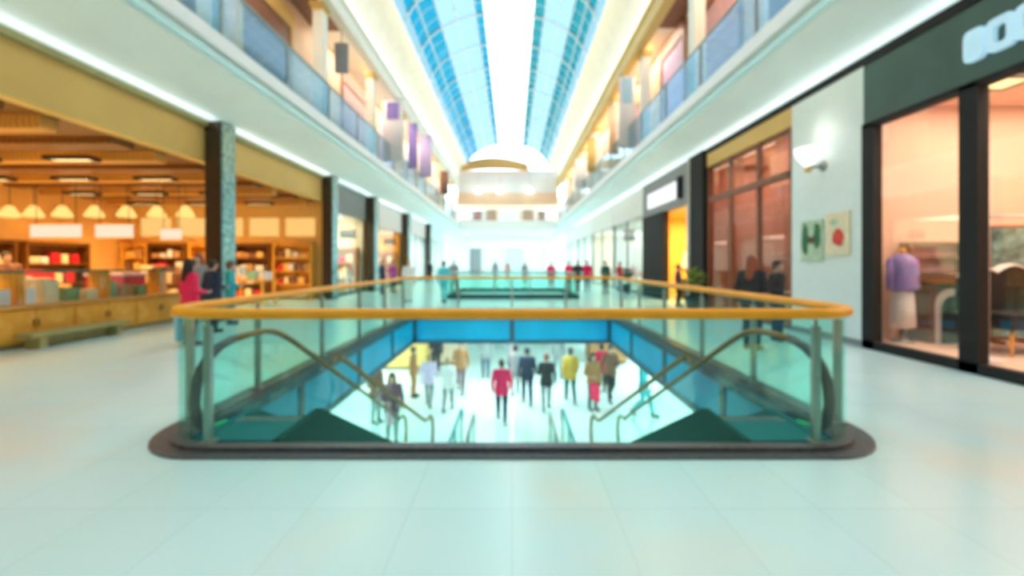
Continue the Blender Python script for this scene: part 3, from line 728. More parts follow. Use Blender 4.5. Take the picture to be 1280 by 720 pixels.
MB().prism([(-p[0], p[1]) for p in sup(.11, hz, .12, .21)], -.06, 0, 'X').build('letter', 'signblue', sg)
for c in (.40, .70): letter(sup(c, hz, .155, .21), sup(c, hz, .065, .11), 0).build('letter', 'signblue', sg)
MB().prism([(-p[0], p[1]) for p in sup(1.0, hz, .13, .055)], -.06, 0, 'X').build('letter', 'signblue', sg)
MB().prism([(-p[0], p[1]) for p in sup(1.28, hz, .12, .21)], -.06, 0, 'X').build('letter', 'signblue', sg)
# goods in the near store
r = thing('dress_form', 'dress form in a lilac jacket and pale pink skirt behind the shop window', 'mannequin', (6.71, 7.02, .10))
MB().lathe([(.02, 0), (.17, .01), (.17, .03), (.03, .05), (.03, .3)]).build('stand', 'steel', r, True)
MB().lathe([(.14, .25), (.18, .28), (.17, .6), (.155, .85), (.15, .92)]).build('skirt', 'bannerwhite', r, True)
b = MB(); b.lathe([(.20, .88), (.21, .95), (.19, 1.1), (.215, 1.3), (.20, 1.42), (.09, 1.5), (.06, 1.52)])
for s in (-1, 1): b.caps((s * .19, 0, 1.38), (s * .24, -.02, .95), .06, .05)
b.build('jacket', 'purple', r, True)
MB().lathe([(.05, 1.5), (.05, 1.58), (.03, 1.61), (.01, 1.62)]).build('neck_cap', 'oak', r, True)
r = thing('arched_cabinet', 'small cabinet with a dark arched niche and white surround in the shop window', 'cabinet', (7.44, 6.88, .10))
def arch(w, h, n=10): return [(-w, 0)] + [(-w * math.cos(math.pi * k / n), h - w + w * math.sin(math.pi * k / n)) for k in range(n + 1)] + [(w, 0)]
MB().prism([(-.36, 0), (-.36, 1.0), (.36, 1.0), (.36, 0)], .03, .4).build('body', 'brown', r)
MB().prism(arch(.28, .92), -.0, .03).build('arch_surround', 'bannerwhite', r); MB().prism(arch(.2, .8), -.02, .0).build('niche', 'black', r)
MB().box(-.4, .4, -.05, .44, 1.0, 1.05, .01).build('top', 'walnut', r)
r = thing('wall_shelf', 'brown open wall shelf above the arched cabinet in the shop', 'shelf', (7.55, 7.4, 1.28))
for t in (-1, 1): MB().box(t * .5 - .025, t * .5 + .025, -.2, 0, 0, .55).build('side_panel', 'brown', r)
for z in (0, .27, .52): MB().box(-.475, .475, -.2, 0, z, z + .03).build('shelf', 'brown', r)
MB().box(-.475, .475, -.02, 0, .03, .52).build('back_panel', 'rose', r)
r = thing('sofa', 'dark sofa with a white scalloped back edge in the shop window', 'sofa', (7.85, 6.15, .10), math.pi / 2)
MB().box(-.35, .35, -.75, .75, .38, .62, .05).build('seat', 'black', r)
sc = [(-.78, .6)] + [(-.78 + 1.56 * k / 24, 1.12 + .10 * abs(math.sin(math.pi * 3 * k / 24)) + .1 * math.sin(math.pi * k / 24)) for k in range(25)] + [(.78, .6)]
MB().prism(sc, .22, .36, 'X').build('backrest', 'black', r)
MB().sweep([(.29, p[0], p[1]) for p in sc[1:-1]], .085, .03, 8).build('back_piping', 'bannerwhite', r, True)
for sx in (-.28, .28):
    for sy in (-.66, .66): MB().cone((sx, sy, 0), (sx, sy, .4), .018, .028, 10).build('leg', 'oak', r, True)
r = thing('garment_rail', 'slim white garment rail pole standing behind the window mullion', 'clothes rail', (6.56, 5.64, .10))
for s in (-.0,): MB().cyl((0, 0, 0), (0, 0, 2.9), .03).build('pole', 'bannerwhite', r, True)
MB().lathe([(.18, 0), (.18, .03), (.04, .05)]).build('base', 'bannerwhite', r, True)
MB().cyl((0, 0, 2.0), (.7, 0, 2.0), .02).build('arm', 'bannerwhite', r, True)
r = thing('floor_mirror', 'tall dark brown floor mirror at the edge of the shop', 'mirror', (8.5, 6.95, .10), -.2)
MB().box(-.35, .35, -.03, .03, .05, 2.0, .01).build('frame', 'brown', r); MB().box(-.3, .3, -.04, -.03, .1, 1.95).build('mirror_glass', 'mirror', r)
for s in (-1, 1): MB().box(s * .3 - .03, s * .3 + .03, -.25, .25, 0, .05).build('foot', 'brown', r)
for k, (x, y) in enumerate(((7.6, 6.3), (9.4, 6.3), (7.6, 4.2), (9.4, 4.2))):
    ceil_light('square white ceiling light in the pink store', x, y, 4.3, .4, .4, 'ceiling lights of the pink store')
# white panel wall
struct(MB().box(RX + .0, RX + .25, 7.05, 8.85, 0, 4.86).build('wall_right_panel', 'whitewall'))
struct(MB().box(RX - .02, RX + .0, 7.05, 8.85, 0, .12).build('baseboard_right', 'greycloth'))
r = thing('wall_lamp', 'glowing round wall lamp on the pale panel above the pictures', 'lamp', (RX, 7.95, 3.35))
MB().lathe([(.02, .0), (.08, .02), (.20, .18), (.23, .34), (.21, .34), (.15, .3)], (-.3, 0)).build('bowl', 'sconce', r, True)
b = MB(); b.cyl((0, 0, .0), (-.3, 0, -.02), .03); b.cyl((0, 0, 0), (-.03, 0, 0), .1); b.build('bracket', 'steel', r, True)
MB().ball((-.3, 0, -.08), .07, (1, 1, .7)).build('finial', 'goldbeam', r, True)
point((RX - .3, 7.95, 4.0), 2.5, (1, .93, .8), .15)
def picture(label, y, z, w, h, canvas, shapes):
    r = thing('wall_picture', label, 'picture', (RX, y, z))
    MB().box(-.04, 0, -w / 2, w / 2, 0, h, .008).build('canvas', canvas, r)
    for pts, m in shapes: MB().prism(pts, -.05, -.04, 'X').build('painted_shape', m, r)
def blob(cy, cz, a, b_, n=14, s=0): return [(cy + a * math.cos(2 * math.pi * k / n) * (1 + .12 * math.sin(3 * k + s)), cz + b_ * math.sin(2 * math.pi * k / n) * (1 + .1 * math.cos(2 * k + s))) for k in range(n)]
picture('green picture with two dark upright strokes on the pale panel, left of the pair', 8.22, 1.5, .60, .82, 'canvasg', [(blob(.17, .44, .09, .32), 'canvasd'), (blob(-.16, .5, .09, .26, 14, 2), 'canvasd'), (blob(0, .42, .12, .07), 'canvasb')])
picture('cream picture with a red spot on the pale panel, right of the pair', 7.58, 1.6, .56, .80, 'canvasc', [(blob(-.04, .33, .13, .16), 'canvasr'), (blob(.06, .62, .1, .06), 'canvasg')])
# brown window shop
shop(1, 8.85, 12.74, 'mocha', (1, .80, .70), 130, 'goldbeam', 4.45, glassm='brownglass', frame='brown', mull=2)
struct(MB().box(RX + .0, RX + .12, 8.97, 12.63, 3.35, 3.5).build(nm('trim'), 'brown'))
for k, (y, z, w, h, m) in enumerate(((11.0, 3.55, .7, .85, 'lightbox'), (9.9, 3.55, .9, .8, 'pinkwall'), (9.4, 1.6, .9, .9, 'peach'), (11.5, 1.7, .9, 1.3, 'pinkwall'), (10.3, .9, 1.0, .9, 'rose'))):
    r = thing('display_board', ('upper pale', 'upper rosy', 'nearer lower orange', 'farther lower pink', 'low dull rose')[k] + ' board hanging inside the brown window', 'board', (7.2 + .15 * k, y, z))
    MB().box(-.03, .03, -w / 2, w / 2, 0, h, .008).build('panel', m, r); MB().cyl((0, 0, h), (0, 0, 4.45 - z), .01, 6).build('cord', 'dark', r)
for k, y in enumerate((9.6, 10.8, 12.0)):
    r = thing('curtain_panel', '%s brown curtain hanging behind the brown window' % ORD[k], 'curtain', (8.6, y, 0))
    MB().shell([(.06 * math.sin(j * 1.5), -.5 + j * .05) for j in range(21)], .03, 4.4, .01, 'Z').build('cloth', 'tan' if k % 2 else 'brown', r, True)
    MB().cyl((0, -.55, 4.4), (0, .55, 4.4), .02).build('rod', 'dark', r)
r = thing('shopfront_pillar', 'black pillar between the brown window and the amber doorway on the right', 'pillar', (RX + .1, 13.3, 0))
MB().box(-.2, .3, -.53, .53, 0, 5.0, .01).build('shaft', 'black', r); MB().box(-.22, -.2, .38, .53, .1, 5.0).build('edge_strip', 'steel', r)
# amber doorway shop with white sign and black panel
struct(MB().box(RX, RX + .2, 13.85, 18.9, 3.55, 5.0).build('wall_right_header', 'greycloth'))
struct(MB().box(RX - .03, RX + .2, 16.3, 18.9, 0, 3.55).build('wall_right_black', 'black'))
struct(MB().box(RX - .02, RX + .2, 13.85, 14.15, 0, 3.55).build(nm('trim'), 'steel'))
struct(MB().box(9.6, 9.8, 13.3, 18.9, 0, 3.6).build('wall_right_shop', 'amber')); struct(MB().box(RX + .2, 9.6, 18.8, 18.9, 0, 3.6).build('wall_partition', 'amber'))
struct(MB().box(RX + .2, 9.6, 13.85, 18.8, 3.5, 3.6).build('ceiling_shop', 'amber')); struct(MB().box(RX + .3, 9.6, 13.86, 13.96, 0, 3.5).build('wall_partition', 'amber'))
area((7.9, 16, 3.45), 2.4, 3.5, 260, (1, .62, .2))
r = thing('shop_sign', 'white lit sign board above the amber doorway on the right', 'sign', (RX, 16.4, 3.85))
MB().box(-.1, 0, -1.6, 1.6, 0, .62, .015).build('sign_panel', 'whitebox', r); MB().box(-.12, 0, -1.9, -1.62, -.05, .72, .01).build('end_block', 'black', r)
r = thing('table_lamp', 'glowing table lamp on a small stand inside the amber doorway', 'lamp', (7.4, 16.9, 0))
MB().box(-.3, .3, -.3, .3, 0, .75, .01).build('stand', 'walnut', r)
MB().lathe([(.12, .75), (.12, .78), (.03, .82), (.03, 1.3)]).build('base', 'dark', r, True); MB().lathe([(.36, 1.3), (.27, 1.95), (.2, 1.97)]).build('lamp_shade', 'lampw', r, True)
# pale shops further along
shop(1, 18.95, 24.5, 'whitewall', (1, .93, .82), 110, 'plaster', 3.7, frame='greycloth', mull=1)
shop(1, 24.6, 31, 'cream', (1, .93, .8), 140, 'plaster', 3.7, frame='steel')
shop(1, 31.1, 38, 'whitewall', (1, .96, .9), 170, 'cap', 3.7, frame='greycloth')
shop(1, 38.1, 45.5, 'whitewall', (1, .97, .92), 200, 'cap', 3.7, frame='steel')
struct(MB().box(6.1, 13, 45.5, 45.7, 0, 5).build('wall_right_end', 'whitewall'))
for k, (y, m) in enumerate(((20.6, ['greycloth', 'cardcream', 'red']), (22.9, ['forest', 'cardtan', 'cardwhite']), (27.5, ['cardcream', 'red', 'greycloth']))):
    gondola('%s window display table of the pale shops along the right' % ORD[k], 7.2, y, 1.0, 1.3, .85, 'lightwood', m, ('carton on the first window table of the pale right shops', 'carton on the second window table of the pale right shops', 'carton on the third window table of the pale right shops')[k], 'cartons on right window table %s' % ORD[k])
hang_sign('dark round-cornered sign hanging inside the first pale right shop', 6.55, 22.8, 2.75, .6, .6, 'dark', 3.7)

# potted plants
def plant(label, x, y, h, m, n=46):
    r = thing('potted_plant', label, 'plant', (x, y, 0))
    MB().lathe([(.15, 0), (.22, .42), (.24, .45), (.2, .45), (.19, .40)]).build('pot', 'pot', r, True)
    b = MB()
    for k in range(n):
        a = random.uniform(0, 6.283); t = random.uniform(.35, 1); L = random.uniform(.25, .45)
        base = Vector((.06 * math.cos(a), .06 * math.sin(a), .42 + (h - .8) * t * .8)); d = Vector((math.cos(a) * .75, math.sin(a) * .75, random.uniform(.2, 1.1))).normalized()
        sd = d.cross(Vector((0, 0, 1))).normalized(); up = sd.cross(d)
        p = [base, base + d * L * .4 + sd * .07, base + d * L * .8 + sd * .05 - up * .03, base + d * L - up * .08, base + d * L * .8 - sd * .05 - up * .03, base + d * L * .4 - sd * .07]
        b.bm.faces.new([b.bm.verts.new(q) for q in p])
    b.build('foliage', m, r)
    MB().cone((0, 0, .4), (0, 0, h * .8), .03, .012, 8).build('stem', 'hairbrown', r, True)
plant('yellow-green potted plant in front of the black right pillar', 5.55, 12.6, 1.75, 'leaf')
plant('dark green potted plant in front of the first pale right shop', 5.72, 20.3, 1.6, 'leafdark')

# ------------------------------------------------------------------ people
dg = None
def remesh(mb, name, vox, smooth=4):
    me = mb.mesh(name); o = bpy.data.objects.new(name, me); COL.objects.link(o)
    md = o.modifiers.new('r', 'REMESH'); md.mode = 'VOXEL'; md.voxel_size = vox; md.use_smooth_shade = True
    sm = o.modifiers.new('s', 'SMOOTH'); sm.factor = .5; sm.iterations = smooth
    d = bpy.context.evaluated_depsgraph_get(); out = bpy.data.meshes.new_from_object(o.evaluated_get(d))
    out.name = name; bpy.data.objects.remove(o); bpy.data.meshes.remove(me)
    for p in out.polygons: p.use_smooth = True
    return out
def V(*a): return Vector(a)
def make_pose(kind):
    """joints of a 1.75 m figure facing -Y"""
    J = {}
    for s, n in ((1, 'L'), (-1, 'R')):
        J['hip' + n] = V(s * .095, 0, .91); J['sh' + n] = V(s * .185, .01, 1.41)
    def leg(n, s, ky, ay, az, kz=.49): J['kn' + n] = V(s * .10, ky, kz); J['an' + n] = V(s * .10, ay, az)
    def arm(n, s, ex, ey, wx, wy, wz, ez=1.13): J['el' + n] = V(s * ex, ey, ez); J['wr' + n] = V(s * wx, wy, wz)
    if kind == 'walk':
        leg('L', 1, -.19, -.26, .085); leg('R', -1, -.02, .30, .16, .50); arm('L', 1, .25, .13, .25, .10, .88); arm('R', -1, .25, -.03, .24, -.22, .92)
        J['ftilt'] = {'L': 0, 'R': 1}
    elif kind == 'stride':
        leg('R', -1, -.17, -.24, .085); leg('L', 1, .0, .26, .15, .50); arm('R', -1, .25, .12, .26, .10, .88); arm('L', 1, .26, .0, .16, -.24, 1.10)
        J['ftilt'] = {'L': 1, 'R': 0}
    else:
        leg('L', 1, -.02, 0, .085); leg('R', -1, -.03, .02, .085); arm('L', 1, .25, .04, .26, -.04, .87); arm('R', -1, .26, .03, .14, -.22, 1.08)
        J['ftilt'] = {'L': 0, 'R': 0}
    return J
def hand(b, w, el, s, hold):
    d = (w - el).normalized(); c = w + d * .055
    side = V(0, -1, 0) - d * d.dot(V(0, -1, 0)); side.normalize()       # towards the thumb
    pn = d.cross(side).normalized() * s                                 # palm normal
    if pn.x * s > 0: pn = -pn
    b.caps(w, w + d * .03, .026, .028)
    for k in range(4):
        q = side * (.027 - .018 * k); L = (.040, .046, .043, .033)[k]
        b.caps(w + d * .02 + q * .6, w + d * .085 + q, .017, .0125)
        k1 = w + d * .085 + q; k2 = k1 + d * L * .8 + pn * L * (.35 + .4 * hold); k3 = k2 + d * L * (.55 - .6 * hold) + pn * L * (.4 + .35 * hold)
        b.caps(k1, k2, .0115, .010); b.caps(k2, k3, .010, .0085)
    t1 = w + d * .03 + side * .03; t2 = t1 + d * .035 + side * .022 + pn * .012; t3 = t2 + d * .028 + pn * .016
    b.caps(w + d * .015 + side * .012, t1, .017, .014); b.caps(t1, t2, .0135, .0115); b.caps(t2, t3, .0115, .009)
POSES = {}
def build_pose(kind):
    J = make_pose(kind); P = {}
    b = MB()
    hc = V(0, -.01, 1.635)
    b.ball(hc + V(0, .012, .025), .093, (.82, 1.0, 1.02), 20, 14); b.caps(hc + V(0, -.03, -.045), hc + V(0, -.045, -.075), .058, .040)      # skull, jaw and chin
    b.ball(hc + V(0, -.028, -.01), .068, (.95, .95, 1.2)); b.caps(hc + V(0, -.090, .012), hc + V(0, -.108, -.022), .010, .015)             # face and nose
    b.caps(hc + V(-.03, -.084, .026), hc + V(.03, -.084, .026), .013, .013)                                                            # brow
    for s in (-1, 1): b.ball(hc + V(s * .078, .012, -.004), .024, (.35, .8, 1.2)); b.ball(hc + V(s * .04, -.068, -.03), .022)
    b.caps(hc + V(-.018, -.092, -.052), hc + V(.018, -.092, -.052), .009, .009)
    b.caps(V(0, .012, 1.45), V(0, .004, 1.57), .056, .052)
    b.caps(V(0, .012, 1.42), V(0, 0, .98), .10, .105)
    for s, n in ((1, 'L'), (-1, 'R')):
        b.caps(V(s * .07, .01, 1.34), V(s * .06, 0, 1.12), .095, .085); b.caps(V(s * .04, .01, 1.45), J['sh' + n], .055, .06); b.caps(V(s * .06, .01, .97), J['hip' + n], .10, .095)
        b.caps(J['sh' + n], J['el' + n], .050, .038); b.caps(J['el' + n], J['wr' + n], .038, .026); hand(b, J['wr' + n], J['el' + n], s, .6 if kind != 'walk' else .3)
        kn, an = J['kn' + n], J['an' + n]
        b.caps(J['hip' + n], kn, .085, .055); b.caps(kn, kn + (an - kn) * .35 + V(0, .02, 0), .052, .056); b.caps(kn + (an - kn) * .35 + V(0, .02, 0), an, .055, .036)
        td = V(0, -.16, -.055) if not J['ftilt'][n] else V(0, -.10, -.115)
        b.caps(an + V(0, .03, -.03), an + td, .036, .028)
    P['body'] = remesh(b, 'body', .0075)
    bm = bmesh.new(); bm.from_mesh(P['body'])
    for s in (-1, 1):
        r = bmesh.ops.create_uvsphere(bm, u_segments=8, v_segments=6, radius=.011, matrix=Matrix.Translation(hc + V(s * .032, -.079, .008)))
        for v in r['verts']:
            for f in v.link_faces: f.material_index = 1
    r = bmesh.ops.create_uvsphere(bm, u_segments=8, v_segments=6, radius=.01, matrix=Matrix.Translation(hc + V(0, -.098, -.052)) @ Matrix.Diagonal((2, .6, .6, 1)))
    for v in r['verts']:
        for f in v.link_faces: f.material_index = 2
    bm.to_mesh(P['body']); bm.free()
    # shirt / jacket
    b = MB()
    b.caps(V(0, .012, 1.40), V(0, .0, 1.0), .118, .130)
    for s, n in ((1, 'L'), (-1, 'R')):
        b.caps(V(s * .07, .01, 1.34), V(s * .065, 0, 1.08), .112, .108); b.caps(V(s * .065, 0, 1.08), V(s * .078, 0, .86), .112, .136)
        b.caps(V(s * .045, .012, 1.44), J['sh' + n], .066, .074); b.caps(J['sh' + n], J['el' + n], .070, .056)
        b.caps(J['el' + n], J['el' + n] + (J['wr' + n] - J['el' + n]) * .86, .056, .042)
    P['top'] = remesh(b, 'shirt', .012)
    b = MB()
    for s, n in ((1, 'L'), (-1, 'R')):
        kn, an = J['kn' + n], J['an' + n]
        b.caps(V(s * .06, .01, .96), J['hip' + n], .104, .106); b.caps(J['hip' + n], kn, .102, .072); b.caps(kn, kn + (an - kn) * .35 + V(0, .018, 0), .070, .069); b.caps(kn + (an - kn) * .35 + V(0, .018, 0), an + (kn - an) * .05, .068, .052)
    P['trousers'] = remesh(b, 'trousers', .012)
    b = MB()
    for s, n in ((1, 'L'), (-1, 'R')):
        an = J['an' + n]; td = V(0, -.17, -.048) if not J['ftilt'][n] else V(0, -.10, -.118)
        b.caps(an + V(0, .035, -.035), an + td, .047, .040)
        b.caps(an + V(0, .0, .0), an + V(0, .03, -.035), .046, .047)
    P['shoes'] = remesh(b, 'shoes', .010)
    b = MB(); b.ball(hc + V(0, .026, .034), .102, (.88, 1.0, 1.0), 18, 12); b.ball(hc + V(0, .05, -.02), .082, (.95, .8, 1.05)); b.ball(hc + V(0, -.035, .085), .06, (1.05, .9, .6))
    P['short'] = remesh(b, 'hair', .010)
    b = MB(); b.ball(hc + V(0, .026, .034), .106, (.9, 1.0, 1.0), 18, 12); b.caps(hc + V(0, .06, .0), V(0, .085, 1.36), .088, .075); b.ball(hc + V(0, -.035, .088), .06, (1.1, .9, .6))
    for s in (-1, 1): b.caps(hc + V(s * .075, .02, .02), V(s * .085, .04, 1.40), .032, .035)
    P['long'] = remesh(b, 'hair', .010)
    # skirt variant
    P['J'] = J
    return P
for k in ('walk', 'stride', 'stand'): POSES[k] = build_pose(k)
def part_obj(name, me, mats, par):
    if len(me.materials) < len(mats):
        for m in mats[len(me.materials):]: me.materials.append(M[m])
    o = bpy.data.objects.new(name, me); COL.objects.link(o); o.parent = par
    for i, m in enumerate(mats):
        o.material_slots[i].link = 'OBJECT'; o.material_slots[i].material = M[m]
    return o
def person(label, x, y, z, rz, pose='walk', h=1.7, top='navy', bottom='denim', hair='hairdark', style='short', bag=None, bagside='L', topname='shirt', group=None):
    r = thing('person', label, 'person', (x, y, z), rz, group); k = h / 1.75; r.scale = (k, k, k)
    P = POSES[pose]
    part_obj('body', P['body'], ['skin', 'eye', 'lip'], r); part_obj(topname, P['top'], [top], r); part_obj('trousers', P['trousers'], [bottom], r)
    part_obj('shoes', P['shoes'], ['shoe'], r); part_obj('hair', P['short' if style == 'short' else 'long'], [hair], r)
    if bag:
        J = P['J']; w = J['wr' + bagside]; e = J['el' + bagside]; d = (w - e).normalized(); hnd = w + d * .10
        wp = r.matrix_basis @ hnd
        b = thing('shopping_bag', bag[1], 'bag', wp, rz)
        hz = -.02; hh = .36 * bag[2]; ww = .15 * bag[2]
        MB().prism([(-ww, -.18 - hh), (-ww * 1.05, -.18), (ww * 1.05, -.18), (ww, -.18 - hh)], -.06, .06, 'X').build('bag_body', bag[0], b)
        MB().sweep([(0, -ww * .5, -.19), (0, -ww * .42, -.06), (0, 0, -.0), (0, ww * .42, -.06), (0, ww * .5, -.19)], .006, .006, 6).build('handle', 'cardtan', b, True)
    return r
PI = math.pi
def at(px, Y): return X_at(px, Y), Y
# upper floor
person('woman in a bright crimson jacket with black hair beside the golden rail', *at(238, 7.2), 0, PI * .85, 'stand', 1.52, 'crimson', 'charcoal', 'hairdark', 'long', ('paleblue', 'pale blue shopping bag carried by the woman in crimson', 1.2), 'L', 'jacket')
person('person in dark clothes standing by the first left pillar', *at(266, 8.6), 0, PI * .9, 'stand', 1.52, 'navy', 'charcoal', 'hairdark')
person('person in a teal top standing just right of the first left pillar', *at(288, 9.75), 0, PI * .7, 'stand', 1.5, 'tealcloth', 'denim', 'hairbrown')
person('person in red-brown hair and grey top behind the woman in crimson', *at(248, 9.4), 0, 0.2, 'walk', 1.66, 'greycloth', 'charcoal', 'hairred', 'long')
person('person dressed all in white standing beyond the left glass rail', *at(511, 15.5), 0, 0, 'stand', 1.6, 'whitecloth', 'whitecloth', 'hairfair')
person('person in a cyan top with dark hair walking left of the second opening', *at(555, 15.0), 0, PI, 'walk', 1.55, 'cyancloth', 'cyancloth', 'hairdark')
person('person in dark clothes farther back beside the one in cyan', *at(567, 22), 0, 0, 'stride', 1.65, 'greycloth', 'charcoal', 'hairbrown')
person('person in navy near the amber shop on the left', *at(478, 19.5), 0, 1.4, 'stand', 1.6, 'navy', 'denim', 'hairdark')
person('person in a plum top near the amber shop on the left', *at(491, 20.5), 0, 1.0, 'stand', 1.6, 'plum', 'charcoal', 'hairdark')
person('tall person in charcoal near the white shops on the left', *at(537, 30), 0, 0.5, 'walk', 1.7, 'charcoal', 'charcoal', 'hairdark')
person('person in hot pink from head to toe in the middle of the far hall', *at(689, 23), 0, 0, 'walk', 1.58, 'hotpink', 'hotpink', 'hairred')
person('person in hot pink top, leftmost of the trio by the right shops', *at(711, 22.8), 0, .4, 'stand', 1.6, 'hotpink', 'charcoal', 'hairdark')
person('person in dark clothes between the two pink tops by the right shops', *at(722, 20.5), 0, PI, 'stride', 1.62, 'charcoal', 'charcoal', 'hairred')
person('person in hot pink top, rightmost of the trio by the right shops', *at(734, 21.2), 0, -.4, 'stand', 1.62, 'hotpink', 'navy', 'hairred')
person('person in dark green beside the pink trio on the right', *at(757, 20), 0, .2, 'stand', 1.58, 'forest', 'charcoal', 'hairdark')
person('person in red standing by the pale right shops', *at(775, 22), 0, .6, 'stand', 1.55, 'red', 'denim', 'hairbrown')
person('person in a dark red top far off under the bridge', *at(635, 38), 0, 0, 'walk', 1.7, 'rose', 'greycloth', 'hairbrown')
person('person in grey far off under the bridge, left of centre', *at(619, 34), 0, PI, 'walk', 1.68, 'greycloth', 'greycloth', 'hairdark')
person('person in grey far off under the bridge, right of centre', *at(656, 30), 0, PI, 'stride', 1.6, 'greycloth', 'denim', 'hairfair')
person('person in a black coat with auburn hair outside the brown window', *at(940, 6.9), 0, 2.2, 'stand', 1.58, 'charcoal', 'charcoal', 'hairred', 'long', None, 'L', 'coat')
person('person in a black coat with dark hair beside the pale panel', *at(972, 7.7), 0, .5, 'stand', 1.5, 'charcoal', 'navy', 'hairdark', 'short', None, 'L', 'coat')
person('short person in a brown top by the amber doorway', *at(848, 13.9), 0, .9, 'stand', 1.42, 'mauve', 'charcoal', 'hairdark')
person('assistant in dark brown behind the glass case of the counter', -9.9, 7.2, 0, -1.4, 'stand', 1.62, 'mauve', 'charcoal', 'hairdark')
person('shopper in dark clothes among the tables of the warm store', -11.4, 9.2, 0, 1.2, 'walk', 1.7, 'brown', 'charcoal', 'hairdark')
person('shopper in tan by the shelves of the warm store', -9.75, 12.7, 0, 2.6, 'stand', 1.68, 'tan', 'brown', 'hairbrown')
# lower floor
LZ = -3.0
def low(px, pyfeet): Y = F * (H - LZ) / (pyfeet - HY); return X_at(px, Y), Y, LZ
person('person in a bright pink-red top walking away on the lower floor', *low(627, 527), PI, 'walk', 1.75, 'hotpink', 'navy', 'hairbrown')
person('person in grey just behind the pink-red top on the lower floor', *low(644, 494), PI, 'stride', 1.7, 'greycloth', 'greycloth', 'hairdark')
person('slim person in dark navy on the lower floor', *low(659, 506), PI, 'walk', 1.8, 'navy', 'navy', 'hairdark')
person('person in a dark jacket with plum scarf on the lower floor', *low(683, 513), PI, 'stride', 1.72, 'charcoal', 'greycloth', 'hairred', 'short', None, 'L', 'jacket')
person('person in pale grey on the lower floor far behind the pink-red top', *low(607, 472), 0, 'stand', 1.7, 'greycloth', 'denim', 'hairfair')
person('person in grey half hidden under the blue edge on the lower floor', *low(640, 468), 0, 'walk', 1.7, 'greycloth', 'charcoal', 'hairdark')
person('person in pale grey under the right part of the blue edge', *low(697, 470), 0, 'walk', 1.7, 'greycloth', 'greycloth', 'hairbrown')
person('person in ochre top and dark trousers on the lower floor', *low(713, 503), PI, 'walk', 1.75, 'yellowcloth', 'forest', 'hairbrown')
person('person in a tan coat on the lower floor, right of the ochre one', *low(741, 512), .3, 'stand', 1.72, 'tan', 'forest', 'hairbrown', 'long', ('crimson', 'red shopping bag carried by the person in the tan coat', 1.3), 'R', 'coat')
person('person in a brown coat on the lower floor, rightmost of the brown group', *low(763, 500), .1, 'stride', 1.78, 'brown', 'charcoal', 'hairdark', 'short', None, 'L', 'coat')
person('person in red between the two brown coats on the lower floor', *low(752, 490), PI, 'stand', 1.66, 'crimson', 'charcoal', 'hairdark')
person('person in navy and teal by the right escalator on the lower floor', *low(804, 520), 1.0, 'walk', 1.7, 'tealcloth', 'tealcloth', 'hairdark')
person('person in a mauve jacket with long brown hair at the foot of the left escalator', *low(490, 553), .4, 'stand', 1.72, 'mauve', 'greycloth', 'hairbrown', 'long', ('pinkbag', 'small pink bag held by the person in the mauve jacket', .8), 'R', 'jacket')
person('person in dark brown beside the mauve jacket on the lower floor', *low(470, 528), 1.0, 'stand', 1.66, 'brown', 'greycloth', 'hairdark')
person('person in a pink top and grey trousers on the lower floor, left of the pair', *low(536, 508), PI, 'walk', 1.62, 'lilac', 'greycloth', 'hairfair')
person('person in a white top and grey trousers on the lower floor, right of the pair', *low(560, 514), PI, 'stride', 1.62, 'bannerwhite', 'greycloth', 'hairfair')
person('slim person in dark red-brown by the pale floor strip below', *low(576, 490), 0, 'walk', 1.75, 'tan', 'mauve', 'hairdark')
person('person in tan near the orange kiosk on the lower floor', *low(517, 496), 1.5, 'stand', 1.66, 'tan', 'tan', 'hairbrown')
person('person in dark clothes behind the orange kiosk on the lower floor', *low(545, 468), 0, 'stand', 1.7, 'charcoal', 'charcoal', 'hairdark')
# kiosks on the lower floor
def kiosk(label, x, y, w, d, h, m, m2):
    r = thing('kiosk_counter', label, 'kiosk', (x, y, LZ))
    MB().box(-w / 2, w / 2, -d / 2, d / 2, .08, h, .02).build('body', m, r); MB().box(-w / 2 - .06, w / 2 + .06, -d / 2 - .06, d / 2 + .06, h, h + .05, .01).build('counter_top', m2, r)
    MB().box(-w / 2 + .06, w / 2 - .06, -d / 2 + .06, d / 2 - .06, 0, .08).build('plinth', 'dark', r)
    MB().box(-w / 2 + .2, w / 2 - .2, d / 2 - .35, d / 2 - .05, h + .05, h + .75, .02).build('back_display', m2, r)
kiosk('orange kiosk counter on the lower floor under the left edge', -4.9, 18.0, 2.6, 1.6, 1.15, 'amber', 'yellowcloth')
kiosk('pale pink kiosk counter on the lower floor, right of the orange one', -2.75, 18.6, 1.3, 1.2, .9, 'pinkwall', 'bannerwhite')
kiosk('brown kiosk counter on the lower floor under the right edge', 4.3, 18.8, 1.6, 1.4, 1.2, 'tan', 'brown')

# ------------------------------------------------------------------ lights
# added lights out of view under the slab, light the lower floor
for x in (-6, 0, 6):
    for y in (16, 24):
        if abs(x) < 1 and y > 16: continue
        area((x, y if abs(x) > 1 else 14, -.75), 3.5, 4.5, 140, (.94, .98, 1))
for x in (-6, 6): area((x, 8, -.75), 3.5, 6, 150, (1, .95, .88))
# added lights under the gallery ceilings, brighten the upper walls
area((-6.9, 20, 10.35), .5, 44, 700, (1, .84, .68)); area((5.8, 20, 10.35), .4, 44, 620, (1, .84, .68))
# added lights that brighten the far end
area((-.5, 50.5, 10.1), 9, 6, 200, (1, .88, .78)); area((-.5, 51, 5.2), 10, 7, 260, (1, .95, .90))
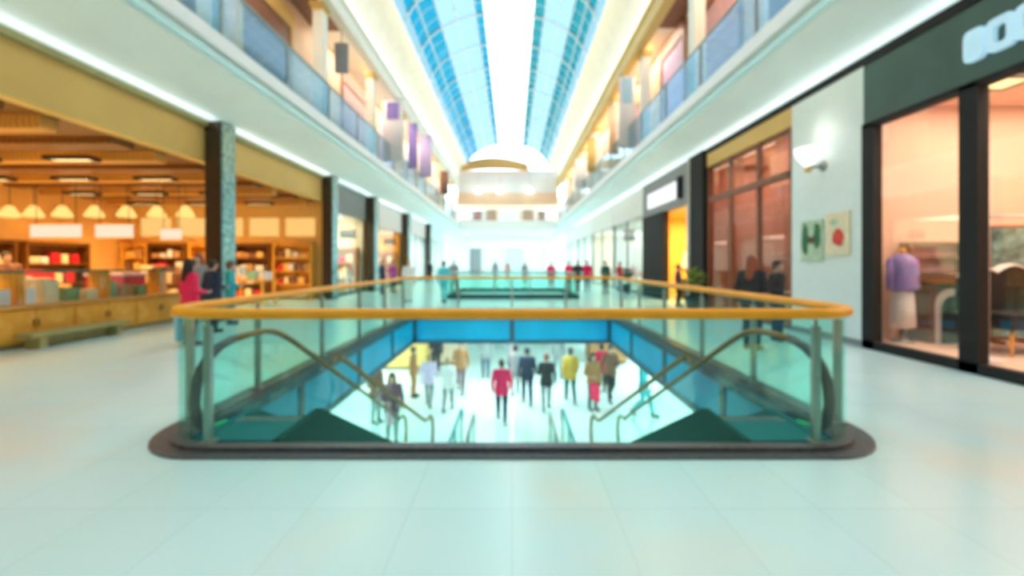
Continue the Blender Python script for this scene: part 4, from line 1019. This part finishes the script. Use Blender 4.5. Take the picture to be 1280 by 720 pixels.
# soffit strips: cove light on the left, added fill on the right
for x in (-7.42, 5.92): area((x, 18, 4.88), .16, 42, 36, (.93, .98, 1), (math.pi, .36 if x < 0 else -.48, 0))
for x in (-6.0, 5.0): area((x, 20, 10.86), .2, 48, 330, (1, .95, .84), (math.pi, 0, 0))  # added strips on the beams, brighten the cream coves

w = bpy.data.worlds.new('World'); C.world = w; w.use_nodes = True
nt = w.node_tree; nt.nodes.clear()
out = nt.nodes.new('ShaderNodeOutputWorld'); bg = nt.nodes.new('ShaderNodeBackground')
tc = nt.nodes.new('ShaderNodeTexCoord'); nz = nt.nodes.new('ShaderNodeTexNoise'); nz.inputs['Scale'].default_value = 3; nz.inputs['Detail'].default_value = 5
rp = nt.nodes.new('ShaderNodeValToRGB'); rp.color_ramp.elements[0].position = .38; rp.color_ramp.elements[1].position = .62
rp.color_ramp.elements[0].color = (.62, .86, 1, 1); rp.color_ramp.elements[1].color = (.88, .98, 1, 1)
nt.links.new(tc.outputs['Generated'], nz.inputs['Vector']); nt.links.new(nz.outputs['Fac'], rp.inputs['Fac']); nt.links.new(rp.outputs['Color'], bg.inputs['Color'])
bg.inputs['Strength'].default_value = 3.1; nt.links.new(bg.outputs[0], out.inputs['Surface'])

# ------------------------------------------------------------------ camera
cd = bpy.data.cameras.new('camera'); cam = bpy.data.objects.new('camera', cd); COL.objects.link(cam); C.camera = cam
cd.sensor_width = 36; cd.lens = 36 * F / 1280; cd.shift_y = -(360 - HY) / 1280
cam.location = (0, 0, H); cam.rotation_euler = (math.pi / 2, 0, 0); cd.clip_start = .05; cd.clip_end = 300
cd.dof.use_dof = True; cd.dof.focus_distance = .28; cd.dof.aperture_fstop = 4.3
cy = C.cycles
cy.max_bounces = 10; cy.diffuse_bounces = 5; cy.glossy_bounces = 4; cy.transparent_max_bounces = 24; cy.transmission_bounces = 6
cy.caustics_reflective = False; cy.caustics_refractive = False; cy.sample_clamp_indirect = 6
cy.use_denoising = True
try: cy.denoiser = 'OPENIMAGEDENOISE'
except Exception: pass
vs = C.view_settings
C.display_settings.display_device = 'sRGB'
vs.view_transform = 'Standard'; vs.look = 'None'; vs.gamma = 1; vs.use_curve_mapping = False; vs.exposure = 0.46
